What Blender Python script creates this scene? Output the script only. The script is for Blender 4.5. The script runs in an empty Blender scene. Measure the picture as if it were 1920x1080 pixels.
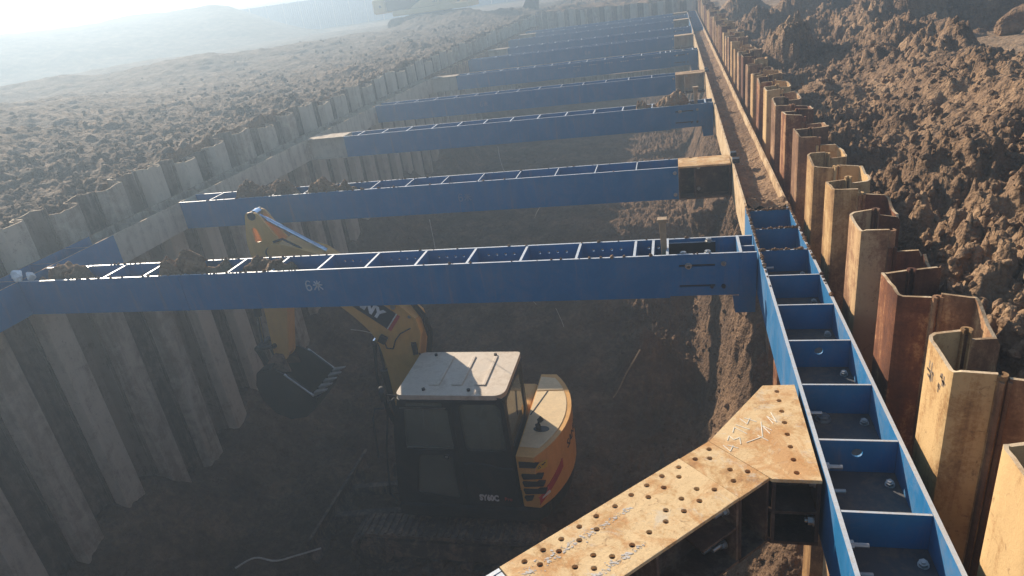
import bpy, bmesh, math, random
import numpy as np
from mathutils import Vector, Matrix
from mathutils.geometry import tessellate_polygon

random.seed(7)
RNG = np.random.default_rng(11)
R = math.radians
scene = bpy.context.scene
COL = scene.collection

# ------------------------------------------------------------------ object helpers
def tag(o, label=None, cat=None, group=None, kind=None):
    if label: o["label"] = label
    if cat: o["category"] = cat
    if group: o["group"] = group
    o["kind"] = kind or "thing"
    return o

def thing(name, loc, label, cat, group=None, rz=0.0):
    o = bpy.data.objects.new(name, None)
    o.empty_display_size = 0.2
    COL.objects.link(o)
    o.location = loc
    o.rotation_euler = (0, 0, rz)
    return tag(o, label, cat, group)

class MB:
    """collects simple shapes in world space; build() links them as ONE mesh"""
    def __init__(self):
        self.v = []; self.f = []; self.m = []
    def add(self, vs, fs, mi=0):
        n = len(self.v)
        self.v += [tuple(p) for p in vs]
        self.f += [tuple(i + n for i in f) for f in fs]
        self.m += [mi] * len(fs)
        return self
    def box(self, x0, x1, y0, y1, z0, z1, mi=0, top=None):
        vs = [(x0,y0,z0),(x1,y0,z0),(x1,y1,z0),(x0,y1,z0),(x0,y0,z1),(x1,y0,z1),(x1,y1,z1),(x0,y1,z1)]
        self.add(vs, [(0,3,2,1),(0,1,5,4),(1,2,6,5),(2,3,7,6),(3,0,4,7)], mi)
        self.add(vs[4:], [(0,1,2,3)], mi if top is None else top)
        return self
    def obox(self, c, ax, ay, az, mi=0):
        c = Vector(c); ax = Vector(ax); ay = Vector(ay); az = Vector(az)
        vs = [c+sx*ax+sy*ay+sz*az for sz in (-1,1) for sx,sy in ((-1,-1),(1,-1),(1,1),(-1,1))]
        return self.add(vs, [(0,3,2,1),(4,5,6,7),(0,1,5,4),(1,2,6,5),(2,3,7,6),(3,0,4,7)], mi)
    def bar(self, a, b, w, h, mi=0, up=(0,0,1)):
        a = Vector(a); b = Vector(b); d = (b-a); L = d.length; d.normalize()
        s = d.cross(Vector(up))
        if s.length < 1e-4: s = d.cross(Vector((1,0,0)))
        s.normalize(); u = s.cross(d)
        return self.obox((a+b)/2, d*L/2, s*w/2, u*h/2, mi)
    def prism(self, poly, lo, hi, axis='z', holes=(), mi=0, cap=None):
        """poly: 2D outline. axis z -> (x,y); axis y -> (x,z); axis x -> (y,z)"""
        cap = mi if cap is None else cap
        def to3(p, t):
            if axis == 'z': return (p[0], p[1], t)
            if axis == 'y': return (p[0], t, p[1])
            return (t, p[0], p[1])
        loops = [list(poly)] + [list(h) for h in holes]
        flat = [p for l in loops for p in l]
        tris = tessellate_polygon([[Vector((p[0], p[1], 0)) for p in l] for l in loops])
        n = len(flat)
        vs = [to3(p, lo) for p in flat] + [to3(p, hi) for p in flat]
        self.add(vs, [t for t in tris], cap)
        self.add(vs, [tuple(i+n for i in reversed(t)) for t in tris], cap)
        b = 0
        fs = []
        for l in loops:
            k = len(l)
            for i in range(k):
                j = (i+1) % k
                fs.append((b+i, b+j, b+j+n, b+i+n))
            b += k
        self.add(vs, fs, mi)
        return self
    def tube(self, pts, r, n=8, mi=0, caps=True):
        pts = [Vector(p) for p in pts]
        rs = r if isinstance(r, (list, tuple)) else [r]*len(pts)
        rings = []
        ref = Vector((0.31, 0.17, 0.93))
        for i, p in enumerate(pts):
            d = (pts[min(i+1, len(pts)-1)] - pts[max(i-1, 0)]).normalized()
            s = d.cross(ref)
            if s.length < 1e-3: s = d.cross(Vector((1,0,0)))
            s.normalize(); u = s.cross(d)
            rings.append([p + rs[i]*(math.cos(2*math.pi*k/n)*s + math.sin(2*math.pi*k/n)*u) for k in range(n)])
        vs = [q for ring in rings for q in ring]
        fs = []
        for i in range(len(pts)-1):
            for k in range(n):
                a = i*n+k; b = i*n+(k+1) % n
                fs.append((a, b, b+n, a+n))
        if caps:
            fs.append(tuple(range(n)))
            fs.append(tuple(len(vs)-n+k for k in reversed(range(n))))
        return self.add(vs, fs, mi)
    def cyl(self, a, b, r, n=16, mi=0):
        return self.tube([a, b], r, n, mi)
    def ball(self, c, r, n=10, mi=0, sq=(1,1,1)):
        vs = []; fs = []
        for i in range(n//2+1):
            th = math.pi*i/(n//2)
            for k in range(n):
                ph = 2*math.pi*k/n
                vs.append((c[0]+r*sq[0]*math.sin(th)*math.cos(ph), c[1]+r*sq[1]*math.sin(th)*math.sin(ph), c[2]+r*sq[2]*math.cos(th)))
        for i in range(n//2):
            for k in range(n):
                a = i*n+k; b = i*n+(k+1) % n
                fs.append((a, a+n, b+n, b))
        return self.add(vs, fs, mi)
    def build(self, name, mats, parent=None, bevel=0.0, seg=2, smooth=False, label=None):
        if not isinstance(mats, (list, tuple)): mats = [mats]
        me = bpy.data.meshes.new(name)
        org = Vector((0,0,0))
        q = parent
        while q is not None:
            org += q.location; q = q.parent
        vs = [(p[0]-org.x, p[1]-org.y, p[2]-org.z) for p in self.v]
        me.from_pydata(vs, [], self.f)
        for m in mats: me.materials.append(m)
        me.polygons.foreach_set('material_index', self.m)
        bm = bmesh.new(); bm.from_mesh(me)
        bmesh.ops.remove_doubles(bm, verts=bm.verts, dist=1e-5)
        bmesh.ops.recalc_face_normals(bm, faces=bm.faces)
        bm.to_mesh(me); bm.free()
        if smooth:
            me.polygons.foreach_set('use_smooth', [True]*len(me.polygons))
        o = bpy.data.objects.new(name, me)
        COL.objects.link(o)
        o.parent = parent
        if smooth:
            try: me.set_sharp_from_angle(angle=R(40))
            except Exception: pass
        if bevel > 0:
            md = o.modifiers.new('bevel', 'BEVEL'); md.width = bevel; md.segments = seg
            md.limit_method = 'ANGLE'; md.angle_limit = R(35)
            md.use_clamp_overlap = True
        if label: o["label"] = label
        return o

def np_object(name, V, F, mats, smooth=True, midx=None):
    """fast mesh from numpy vertex (n,3) and quad/tri (m,k) arrays"""
    me = bpy.data.meshes.new(name)
    V = np.asarray(V, np.float32); F = np.asarray(F, np.int32)
    k = F.shape[1]
    me.vertices.add(len(V)); me.vertices.foreach_set('co', V.ravel())
    me.loops.add(F.size); me.loops.foreach_set('vertex_index', F.ravel())
    me.polygons.add(len(F))
    me.polygons.foreach_set('loop_start', np.arange(0, F.size, k, dtype=np.int32))
    try: me.polygons.foreach_set('loop_total', np.full(len(F), k, np.int32))
    except Exception: pass
    if midx is not None: me.polygons.foreach_set('material_index', np.asarray(midx, np.int32))
    me.polygons.foreach_set('use_smooth', np.full(len(F), smooth, bool))
    me.update(calc_edges=True); me.validate()
    for m in (mats if isinstance(mats, (list, tuple)) else [mats]): me.materials.append(m)
    o = bpy.data.objects.new(name, me); COL.objects.link(o)
    return o

def ngon(cx, cy, r, n=12, ph=0.0):
    return [(cx+r*math.cos(ph+2*math.pi*i/n), cy+r*math.sin(ph+2*math.pi*i/n)) for i in range(n)]
def rrect(x0, x1, y0, y1, r, n=5):
    out = []
    for cx, cy, a0 in ((x1-r,y1-r,0),(x0+r,y1-r,90),(x0+r,y0+r,180),(x1-r,y0+r,270)):
        for i in range(n+1):
            a = R(a0+90*i/n); out.append((cx+r*math.cos(a), cy+r*math.sin(a)))
    return out
def roundpoly(pts, r, n=4):
    """round every corner of a polygon by radius-ish r"""
    out = []; k = len(pts)
    rr = r if isinstance(r, (list, tuple)) else [r]*k
    for i in range(k):
        p = Vector((*pts[i],0)); a = Vector((*pts[i-1],0)); b = Vector((*pts[(i+1)%k],0))
        da = (a-p); db = (b-p)
        t = min(rr[i], da.length*0.48, db.length*0.48)
        if t < 1e-5: out.append((p.x,p.y)); continue
        s = p+da.normalized()*t; e = p+db.normalized()*t
        for j in range(n+1):
            u = j/n
            q = (1-u)**2*s + 2*u*(1-u)*p + u*u*e
            out.append((q.x,q.y))
    return out

# ------------------------------------------------------------------ numpy noise
def _h(ix, iy, s):
    v = np.sin(ix*127.1+iy*311.7+s*74.7)*43758.5453
    return v-np.floor(v)
def vnoise(x, y, s=0):
    ix = np.floor(x); iy = np.floor(y); fx = x-ix; fy = y-iy
    fx = fx*fx*(3-2*fx); fy = fy*fy*(3-2*fy)
    a = _h(ix,iy,s); b = _h(ix+1,iy,s); c = _h(ix,iy+1,s); d = _h(ix+1,iy+1,s)
    return (a*(1-fx)+b*fx)*(1-fy)+(c*(1-fx)+d*fx)*fy-0.5
def fbm(x, y, s=0, o=4, g=0.5):
    t = 0; a = 1.0
    for i in range(o):
        t = t+a*vnoise(x*2**i+i*17.3, y*2**i-i*9.1, s+i); a *= g
    return t
def clods(x, y, size, p=0.7, s=0, hgt=0.75):
    """lumpy bumps: the highest of random half-buried clods"""
    xx = (x+0.35*size*fbm(x*1.7/size, y*1.7/size, s+31, 2))/size
    yy = (y+0.35*size*fbm(x*1.7/size+9, y*1.7/size+4, s+37, 2))/size
    ix = np.floor(xx); iy = np.floor(yy); best = np.zeros_like(xx)
    for di in (-1,0,1):
        for dj in (-1,0,1):
            cx = ix+di; cy = iy+dj
            px = cx+0.15+0.7*_h(cx,cy,s+1); py = cy+0.15+0.7*_h(cx,cy,s+2)
            r = 0.22+0.4*_h(cx,cy,s+3)**1.5
            on = _h(cx,cy,s+4) < p
            d2 = ((xx-px)**2+(yy-py)**2)/(r*r)
            hh = np.where(on & (d2<1), r*np.sqrt(np.maximum(0,1-d2))*hgt*(0.6+0.8*_h(cx,cy,s+5)), 0)
            best = np.maximum(best, hh)
    return best*size
def sstep(a, b, x):
    t = np.clip((x-a)/(b-a), 0, 1); return t*t*(3-2*t)

# ------------------------------------------------------------------ materials
def newmat(name):
    m = bpy.data.materials.new(name); m.use_nodes = True
    nt = m.node_tree
    for n in list(nt.nodes): nt.nodes.remove(n)
    out = nt.nodes.new('ShaderNodeOutputMaterial')
    bs = nt.nodes.new('ShaderNodeBsdfPrincipled')
    nt.links.new(bs.outputs[0], out.inputs[0])
    return m, nt, bs
class NT:
    def __init__(self, nt): self.nt = nt
    def n(self, t, **kw):
        nd = self.nt.nodes.new(t)
        for k, v in kw.items():
            if k.startswith('i_'): nd.inputs[k[2:].replace('_',' ')].default_value = v
            else: setattr(nd, k, v)
        return nd
    def l(self, a, b): self.nt.links.new(a, b)
    def coords(self, scale=(1,1,1), kind='Object', rot=(0,0,0)):
        tc = self.n('ShaderNodeTexCoord'); mp = self.n('ShaderNodeMapping')
        mp.inputs['Scale'].default_value = scale
        mp.inputs['Rotation'].default_value = rot
        self.l(tc.outputs[kind], mp.inputs[0]); return mp.outputs[0]
    def noise(self, vec, scale, detail=5, rough=0.6, dist=0.0):
        nd = self.n('ShaderNodeTexNoise'); nd.inputs['Scale'].default_value = scale
        nd.inputs['Detail'].default_value = detail; nd.inputs['Roughness'].default_value = rough
        nd.inputs['Distortion'].default_value = dist
        self.l(vec, nd.inputs['Vector']); return nd.outputs['Fac']
    def ramp(self, fac, stops):
        nd = self.n('ShaderNodeValToRGB'); cr = nd.color_ramp
        while len(cr.elements) < len(stops): cr.elements.new(0.5)
        for e, (p, c) in zip(cr.elements, stops):
            e.position = p; e.color = (c, c, c, 1) if isinstance(c, (int, float)) else (*c, 1)
        self.l(fac, nd.inputs[0]); return nd.outputs[0]
    def mix(self, fac, a, b, mode='MIX'):
        nd = self.n('ShaderNodeMix', data_type='RGBA', blend_type=mode)
        for s, v in ((nd.inputs[0], fac), (nd.inputs[6], a), (nd.inputs[7], b)):
            if hasattr(v, 'links'): self.l(v, s)
            else: s.default_value = v if isinstance(v, (int, float)) else (*v, 1)
        return nd.outputs[2]
    def math(self, op, a, b=0.0):
        nd = self.n('ShaderNodeMath', operation=op)
        for s, v in ((nd.inputs[0], a), (nd.inputs[1], b)):
            if hasattr(v, 'links'): self.l(v, s)
            else: s.default_value = v
        return nd.outputs[0]
    def bump(self, bs, h, strength=0.5, dist=0.01):
        nd = self.n('ShaderNodeBump'); nd.inputs['Strength'].default_value = strength
        nd.inputs['Distance'].default_value = dist
        self.l(h, nd.inputs['Height']); self.l(nd.outputs[0], bs.inputs['Normal'])

def soil_mat(name, dark, mid, light, bump=0.02):
    m, nt, bs = newmat(name); t = NT(nt); v = t.coords()
    a = t.noise(v, 1.3, 6, 0.65); b = t.noise(v, 11, 6, 0.7); c = t.noise(v, 70, 4, 0.7)
    f = t.math('ADD', t.math('MULTIPLY', a, 0.55), t.math('ADD', t.math('MULTIPLY', b, 0.3), t.math('MULTIPLY', c, 0.15)))
    col = t.ramp(f, [(0.36, dark), (0.5, mid), (0.66, light)])
    col = t.mix(t.math('MULTIPLY', t.ramp(t.noise(v, 0.55, 5, 0.6, 0.5), [(0.48, 0.0), (0.62, 1.0)]), 0.4), col, tuple(0.5*(p+q)*0.9 for p, q in zip(dark, mid)))
    t.l(col, bs.inputs['Base Color'])
    bs.inputs['Roughness'].default_value = 0.95
    bs.inputs['Specular IOR Level'].default_value = 0.15
    def crumb(sc):
        w = t.n('ShaderNodeTexVoronoi', feature='SMOOTH_F1'); w.inputs['Scale'].default_value = sc; w.inputs['Smoothness'].default_value = 0.35
        dv = t.n('ShaderNodeVectorMath', operation='ADD'); nz = t.n('ShaderNodeTexNoise'); nz.inputs['Scale'].default_value = sc*0.8; nz.inputs['Detail'].default_value = 3
        sv_ = t.n('ShaderNodeVectorMath', operation='SCALE'); sv_.inputs['Scale'].default_value = 0.9/sc
        t.l(v, nz.inputs['Vector']); t.l(nz.outputs['Color'], sv_.inputs[0]); t.l(v, dv.inputs[0]); t.l(sv_.outputs[0], dv.inputs[1]); t.l(dv.outputs[0], w.inputs['Vector'])
        return t.math('SUBTRACT', 1.0, w.outputs['Distance'])
    h = t.math('ADD', t.math('MULTIPLY', b, 0.8), t.math('ADD', t.math('MULTIPLY', c, 0.25), t.math('ADD', t.math('MULTIPLY', crumb(14), 0.8), t.math('MULTIPLY', crumb(38), 0.4))))
    t.bump(bs, h, 1.0, bump*2.2)
    return m

def rust_mat(name, light, mid, dark, rustness=0.5, streak=True, rough=0.85, blotch=None):
    m, nt, bs = newmat(name); t = NT(nt)
    oi = t.n('ShaderNodeObjectInfo')
    tc = t.n('ShaderNodeTexCoord')
    ad = t.n('ShaderNodeVectorMath', operation='ADD'); sc = t.n('ShaderNodeVectorMath', operation='SCALE')
    cmb = t.n('ShaderNodeCombineXYZ'); t.l(oi.outputs['Random'], cmb.inputs[0]); t.l(oi.outputs['Random'], cmb.inputs[1]); t.l(oi.outputs['Random'], cmb.inputs[2])
    t.l(cmb.outputs[0], sc.inputs[0]); sc.inputs['Scale'].default_value = 31.0
    t.l(tc.outputs['Object'], ad.inputs[0]); t.l(sc.outputs[0], ad.inputs[1])
    v = ad.outputs[0]
    mp = t.n('ShaderNodeMapping'); mp.inputs['Scale'].default_value = (1,1,0.13) if streak else (1,1,1); t.l(v, mp.inputs[0])
    a = t.noise(mp.outputs[0], 6.5, 7, 0.66, 0.6)
    b = t.noise(v, 4.5, 8, 0.72, 0.5)
    c = t.noise(v, 55, 5, 0.75)
    f = t.math('ADD', t.math('MULTIPLY', a, 0.42), t.math('ADD', t.math('MULTIPLY', b, 0.40), t.math('MULTIPLY', c, 0.18)))
    r2 = t.math('MULTIPLY', t.math('SUBTRACT', oi.outputs['Random'], 0.5), 0.12)
    f = t.math('ADD', f, r2)
    k = (rustness-0.5)*0.3
    col = t.ramp(f, [(0.34+k, dark), (0.44+k, tuple(0.5*(p+q) for p, q in zip(dark, mid))), (0.495+k, mid), (0.55+k, light), (0.72+k, tuple(min(1,p*1.15) for p in light))])
    d = t.noise(v, 17, 6, 0.7, 1.0)
    spots = t.ramp(d, [(0.60, 0.0), (0.68, 1.0)])
    col = t.mix(t.math('MULTIPLY', spots, 0.55), col, dark)
    if blotch:
        e = t.noise(v, 3.2, 7, 0.75, 1.2); g = t.noise(v, 8.0, 6, 0.75, 0.8)
        col = t.mix(t.math('MULTIPLY', t.ramp(e, [(0.50, 0.0), (0.60, 1.0)]), 0.65), col, blotch[0])
        col = t.mix(t.math('MULTIPLY', t.ramp(g, [(0.56, 0.0), (0.66, 1.0)]), 0.55), col, blotch[1])
        pits = t.noise(v, 120, 3, 0.6)
        col = t.mix(t.math('MULTIPLY', t.ramp(pits, [(0.60, 0.0), (0.70, 1.0)]), 0.5), col, dark)
    t.l(col, bs.inputs['Base Color'])
    bs.inputs['Roughness'].default_value = rough
    bs.inputs['Specular IOR Level'].default_value = 0.25
    t.bump(bs, t.math('ADD', c, t.math('MULTIPLY', d, 0.6)), 0.5, 0.006)
    return m

def paint_mat(name, base, rough=0.4, dirt=(0.20,0.13,0.08), amount=0.35, metallic=0.0, coat=0.0, scale=3.0, chips=False):
    m, nt, bs = newmat(name); t = NT(nt); v = t.coords()
    a = t.noise(v, scale, 7, 0.7, 0.4); b = t.noise(v, scale*12, 5, 0.7)
    vs = t.coords((1,1,0.15)); s = t.noise(vs, scale*4, 5, 0.65)
    f = t.math('ADD', t.math('MULTIPLY', a, 0.5), t.math('ADD', t.math('MULTIPLY', b, 0.22), t.math('MULTIPLY', s, 0.28)))
    mask = t.ramp(f, [(0.47, 0.0), (0.62, 1.0)])
    tone = t.ramp(a, [(0.3, tuple(c*0.8 for c in base)), (0.7, tuple(min(1,c*1.15) for c in base))])
    col = t.mix(t.math('MULTIPLY', mask, amount), tone, dirt)
    if chips:
        c1 = t.ramp(t.noise(t.coords(), 26, 8, 0.8, 0.6), [(0.655, 0.0), (0.685, 1.0)])
        col = t.mix(t.math('MULTIPLY', c1, 0.75), col, (0.13,0.075,0.05))
        sc = t.ramp(t.noise(t.coords((1.5,1.5,22)), 3.2, 6, 0.7, 0.3), [(0.66, 0.0), (0.72, 1.0)])
        col = t.mix(t.math('MULTIPLY', sc, 0.35), col, (0.22,0.27,0.34))
        rn = t.ramp(t.noise(t.coords((7,7,0.5)), 1.6, 6, 0.7, 0.5), [(0.58, 0.0), (0.72, 1.0)])
        col = t.mix(t.math('MULTIPLY', rn, 0.40), col, (0.24,0.19,0.15))
    t.l(col, bs.inputs['Base Color'])
    rr = t.ramp(f, [(0.35, rough), (0.65, min(1, rough+0.35))]); t.l(rr, bs.inputs['Roughness'])
    bs.inputs['Metallic'].default_value = metallic
    bs.inputs['Coat Weight'].default_value = coat
    t.bump(bs, b, 0.15, 0.003)
    return m

def plain(name, col, rough=0.6, metallic=0.0, spec=0.5):
    m, nt, bs = newmat(name); t = NT(nt); v = t.coords()
    a = t.noise(v, 9, 5, 0.7)
    t.l(t.ramp(a, [(0.3, tuple(c*0.75 for c in col)), (0.7, tuple(min(1, c*1.2) for c in col))]), bs.inputs['Base Color'])
    bs.inputs['Roughness'].default_value = rough; bs.inputs['Metallic'].default_value = metallic
    bs.inputs['Specular IOR Level'].default_value = spec
    return m

def glass_mat(name, tint=(0.72,0.80,0.70), refl=0.09):
    m = bpy.data.materials.new(name); m.use_nodes = True; nt = m.node_tree
    for n in list(nt.nodes): nt.nodes.remove(n)
    t = NT(nt)
    out = t.n('ShaderNodeOutputMaterial'); tr = t.n('ShaderNodeBsdfTransparent'); gl = t.n('ShaderNodeBsdfGlossy')
    df = t.n('ShaderNodeBsdfDiffuse'); df.inputs['Color'].default_value = (0.50,0.52,0.42,1)
    tr.inputs['Color'].default_value = (*tint, 1); gl.inputs['Roughness'].default_value = 0.03
    fr = t.n('ShaderNodeFresnel'); fr.inputs['IOR'].default_value = 1.5
    m1 = t.n('ShaderNodeMixShader'); m2 = t.n('ShaderNodeMixShader')
    dust_sheen = t.ramp(t.noise(t.coords(), 3.0, 6, 0.7), [(0.30, 0.13), (0.75, 0.36)])  # pale film: dust plus window reflections painted as diffuse colour
    t.l(dust_sheen, m1.inputs[0]); t.l(tr.outputs[0], m1.inputs[1]); t.l(df.outputs[0], m1.inputs[2])
    t.l(fr.outputs[0], m2.inputs[0]); t.l(m1.outputs[0], m2.inputs[1]); t.l(gl.outputs[0], m2.inputs[2])
    t.l(m2.outputs[0], out.inputs[0]); return m

M = {}
M['soil'] = soil_mat('soil', (0.100,0.061,0.038), (0.235,0.148,0.087), (0.42,0.275,0.160))
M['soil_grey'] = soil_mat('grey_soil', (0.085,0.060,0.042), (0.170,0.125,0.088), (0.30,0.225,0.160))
M['soil_flat'] = soil_mat('dry_soil', (0.16,0.105,0.066), (0.30,0.20,0.12), (0.42,0.29,0.18), 0.01)
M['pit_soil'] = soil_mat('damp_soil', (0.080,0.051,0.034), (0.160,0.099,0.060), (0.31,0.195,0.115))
M['red_soil'] = soil_mat('red_soil', (0.10,0.045,0.028), (0.17,0.08,0.05), (0.30,0.18,0.11))
M['pile_tan'] = rust_mat('pile_rust_tan', (0.50,0.33,0.155), (0.37,0.215,0.09), (0.105,0.05,0.025), 0.47)
M['pile_brown'] = rust_mat('pile_rust_brown', (0.48,0.31,0.16), (0.30,0.165,0.085), (0.10,0.045,0.025), 0.60)
M['pile_red'] = rust_mat('pile_rust_red', (0.38,0.20,0.09), (0.19,0.072,0.032), (0.065,0.024,0.014), 0.66)
M['pile_grey'] = rust_mat('pile_rust_grey', (0.50,0.41,0.31), (0.41,0.325,0.24), (0.20,0.14,0.10), 0.42)  # lightened so the glare veil over the left wall is in the colour
M['pile_dark'] = rust_mat('pile_dark_brown', (0.29,0.225,0.165), (0.20,0.15,0.108), (0.085,0.06,0.044), 0.48)  # muddy brown, darkened so the recesses' shade is in the colour
M['brace_rust'] = rust_mat('brace_rust', (0.66,0.47,0.25), (0.53,0.32,0.14), (0.20,0.095,0.045), 0.46, streak=False, blotch=((0.50,0.235,0.08),(0.58,0.52,0.41)))
M['brace_shade'] = rust_mat('brace_rust_shade', (0.20,0.13,0.085), (0.11,0.066,0.045), (0.045,0.026,0.02), 0.55, streak=False)  # darker copy of the rust: shade of undersides and recesses in the colour
M['mud_steel'] = rust_mat('muddy_steel', (0.54,0.40,0.24), (0.42,0.28,0.15), (0.18,0.10,0.055), 0.46, streak=False)
M['blue'] = paint_mat('blue_paint', (0.008,0.135,0.310), 0.42, (0.17,0.14,0.12), 0.38, chips=True)
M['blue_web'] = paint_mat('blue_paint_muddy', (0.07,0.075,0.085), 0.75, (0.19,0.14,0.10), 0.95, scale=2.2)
M['blue_edge'] = paint_mat('worn_glint_edge', (0.56,0.60,0.63), 0.33, (0.40,0.34,0.27), 0.8, metallic=0.25, scale=9)  # worn top edges, with the grazing sun's glint put into the pale colour
M['mud_edge'] = rust_mat('muddy_edge', (0.55,0.42,0.27), (0.40,0.27,0.15), (0.15,0.09,0.05), 0.45, streak=False)
M['steel'] = plain('galvanised_steel', (0.42,0.41,0.39), 0.42, 0.8)
M['chrome'] = plain('chrome_rod', (0.62,0.70,0.80), 0.14, 1.0)
M['yellow'] = paint_mat('machine_yellow', (0.74,0.39,0.10), 0.36, (0.28,0.18,0.10), 0.35, coat=0.15)
M['cream'] = paint_mat('machine_cream', (0.68,0.575,0.45), 0.45, (0.44,0.34,0.24), 0.9)
M['pale_yellow'] = paint_mat('faded_yellow', (0.72,0.52,0.22), 0.5, (0.3,0.22,0.14), 0.3)
M['black'] = paint_mat('black_paint', (0.013,0.015,0.018), 0.45, (0.10,0.075,0.055), 0.35)
M['charcoal'] = plain('charcoal_panel', (0.022,0.023,0.026), 0.5)
M['rubber'] = plain('black_rubber', (0.02,0.02,0.02), 0.75)
M['track'] = paint_mat('muddy_track', (0.09,0.07,0.055), 0.85, (0.30,0.20,0.13), 1.0)
M['glass'] = glass_mat('cab_glass')
M['white'] = plain('white_lettering', (0.78,0.78,0.76), 0.6)
M['chalk'] = plain('chalk', (0.80,0.75,0.62), 0.9)
M['red'] = plain('red_lens', (0.45,0.035,0.03), 0.3)
M['redpaint'] = plain('red_lettering', (0.50,0.06,0.05), 0.5)
M['navy'] = plain('navy_decal', (0.02,0.026,0.045), 0.45)
M['warn'] = plain('warning_yellow', (0.75,0.48,0.04), 0.5)
M['wood'] = plain('weathered_wood', (0.36,0.25,0.15), 0.85)
M['wire'] = plain('pale_wire', (0.46,0.41,0.35), 0.55)
M['seat'] = plain('seat_fabric', (0.10,0.10,0.11), 0.9)
M['plastic'] = plain('white_plastic', (0.75,0.75,0.74), 0.5)
M['hoarding'] = paint_mat('hoarding_blue', (0.12,0.28,0.55), 0.5, (0.3,0.33,0.36), 0.2, scale=0.6)
M['leaf'] = plain('leaf_green', (0.07,0.20,0.03), 0.6)
M['grout'] = plain('grey_grout', (0.55,0.50,0.44), 0.9)
M['lid'] = paint_mat('hood_lid_yellow', (0.80,0.60,0.34), 0.40, (0.45,0.33,0.2), 0.5)
M['faint_blue'] = plain('faded_stencil', (0.16,0.21,0.30), 0.7)
M['stencil'] = plain('stencil_white', (0.50,0.52,0.54), 0.7)
M['bucket'] = rust_mat('bucket_steel', (0.26,0.16,0.11), (0.15,0.085,0.06), (0.05,0.03,0.025), 0.5, streak=False)
# ------------------------------------------------------------------ terrain
XL, XR = -7.05, 0.62          # inner faces of the two walers
def end_y(x): return 41.1+(x+7.5)*(-5.4/8.6)     # the slanting end wall

def g_right(x, y):
    xc = 3.45+0.06*np.clip(y-6, -4, 9)
    ridge = sstep(xc-1.7, xc-0.1, x)*(1-0.8*sstep(xc+0.05, xc+0.6, x))
    ra = (1-sstep(13.0, 15.5, y))
    z = 0.16+0.52*ridge*ra*(1+0.35*fbm(x*0.7, y*0.7, 5, 3))
    rough = 0.35+0.65*np.maximum(ridge, 1-sstep(2.2, 3.2, x))
    sand = sstep(0.5, 0.9, x-xc)*sstep(6.0, 7.5, y)*(1-sstep(13.6, 14.8, y-0.25*(x-4)+0.8*fbm(x*0.8, y*0.8, 15, 3)))
    sand = np.maximum(sand, sstep(24, 27, y-0.9*(x-2.0)))
    z = z+0.12*sand
    for mx, my, r, h in ((1.98,13.9,0.42,0.62),(2.25,14.3,0.5,0.35),(4.0,16.2,0.9,0.62),(5.0,16.6,1.0,0.72),(6.3,16.2,0.8,0.66),(3.0,17.5,0.9,0.4),
                         (7.4,18.0,1.3,0.8),(2.9,21.5,1.0,0.55),(4.3,20.5,1.3,0.6),(2.2,19.5,0.6,0.4),(6.2,20.5,1.4,0.75),(2.2,25.5,0.8,0.7),(3.4,24.0,0.9,0.35),
                         (8.8,14.2,0.7,0.5),(2.1,6.1,0.35,0.16),(2.35,4.4,0.4,0.18),(1.95,8.9,0.3,0.16),(2.0,10.6,0.35,0.2),(2.3,16.6,0.5,0.3)):
        d = np.sqrt((x-mx)**2+(y-my)**2)/r*(1+0.5*fbm(x*1.3, y*1.3, 8, 2))
        z = z+h*np.exp(-d*d*1.3)
    rf = sstep(13.5, 15.5, y)*(1-sand)
    rough = np.maximum(rough, rf)*(1-0.88*sand)*(0.55+1.1*sstep(-0.18, 0.2, fbm(x*0.55, y*0.55, 91, 3)))
    wall = 1-sstep(1.48, 1.8, x)
    rel = 0.20*fbm(x*0.9, y*0.9, 1, 4)+0.13*fbm(x*3.1, y*3.1, 21, 5, 0.65)
    cl = clods(x, y, 0.62, 0.30, 3)*0.45+clods(x, y, 0.30, 0.42, 13)*0.6+clods(x, y, 0.15, 0.7, 23)*1.05+clods(x, y, 0.08, 0.8, 33)*1.25+clods(x, y, 0.042, 0.8, 39)*1.3
    z = z+rough*(rel+cl*(1-0.4*wall))+0.02*fbm(x*6, y*6, 61, 4, 0.7)
    return z-0.03*wall, sand

def g_left(x, y):
    d = -7.9-x
    z = 0.36+0.10*fbm(x*0.35, y*0.35, 2, 3)
    for mx, my, r, h in ((-12.8,10.0,3.2,0.60),(-16.5,14.0,4.2,0.50),(-21.5,16.5,5.0,0.55),(-22,27,5.5,0.6),(-19,33,4.5,0.45),(-29,25,5,0.6),(-14.0,37,3.6,0.25),(-12.0,41.0,2.8,0.3),
                         (-18.5,40,3,0.3),(-15.2,43.6,2.3,0.75),(-12.2,43.6,2.0,0.7),(-9.8,45.5,2.0,0.45),(-9.4,9.6,0.9,0.20),(-9.2,14.5,1.1,0.2),(-9.5,20,1.3,0.2),(-10.5,27,1.6,0.25),(-32,37,6,0.5)):
        q = np.sqrt((x-mx)**2+(y-my)**2)/r*(1+0.35*fbm(x*0.5, y*0.5, 9, 2))
        z = z+h*np.exp(-q*q*1.5)
    near = np.exp(-np.maximum(d,0)*0.09)
    cl = clods(x, y, 0.6, 0.25, 43)*0.3+clods(x, y, 0.28, 0.45, 53)*0.55+clods(x, y, 0.14, 0.65, 63)*0.95+clods(x, y, 0.07, 0.7, 67)*1.0
    z = z+(0.45+0.55*near)*(cl+0.08*fbm(x*2.4, y*2.4, 71, 5, 0.65))
    # soil spilling over the pile tops
    z = z+0.10*np.exp(-np.maximum(d,0)*2.5)*(1+1.5*vnoise(y*0.35, y*0+3.3, 77))
    return z

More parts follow.
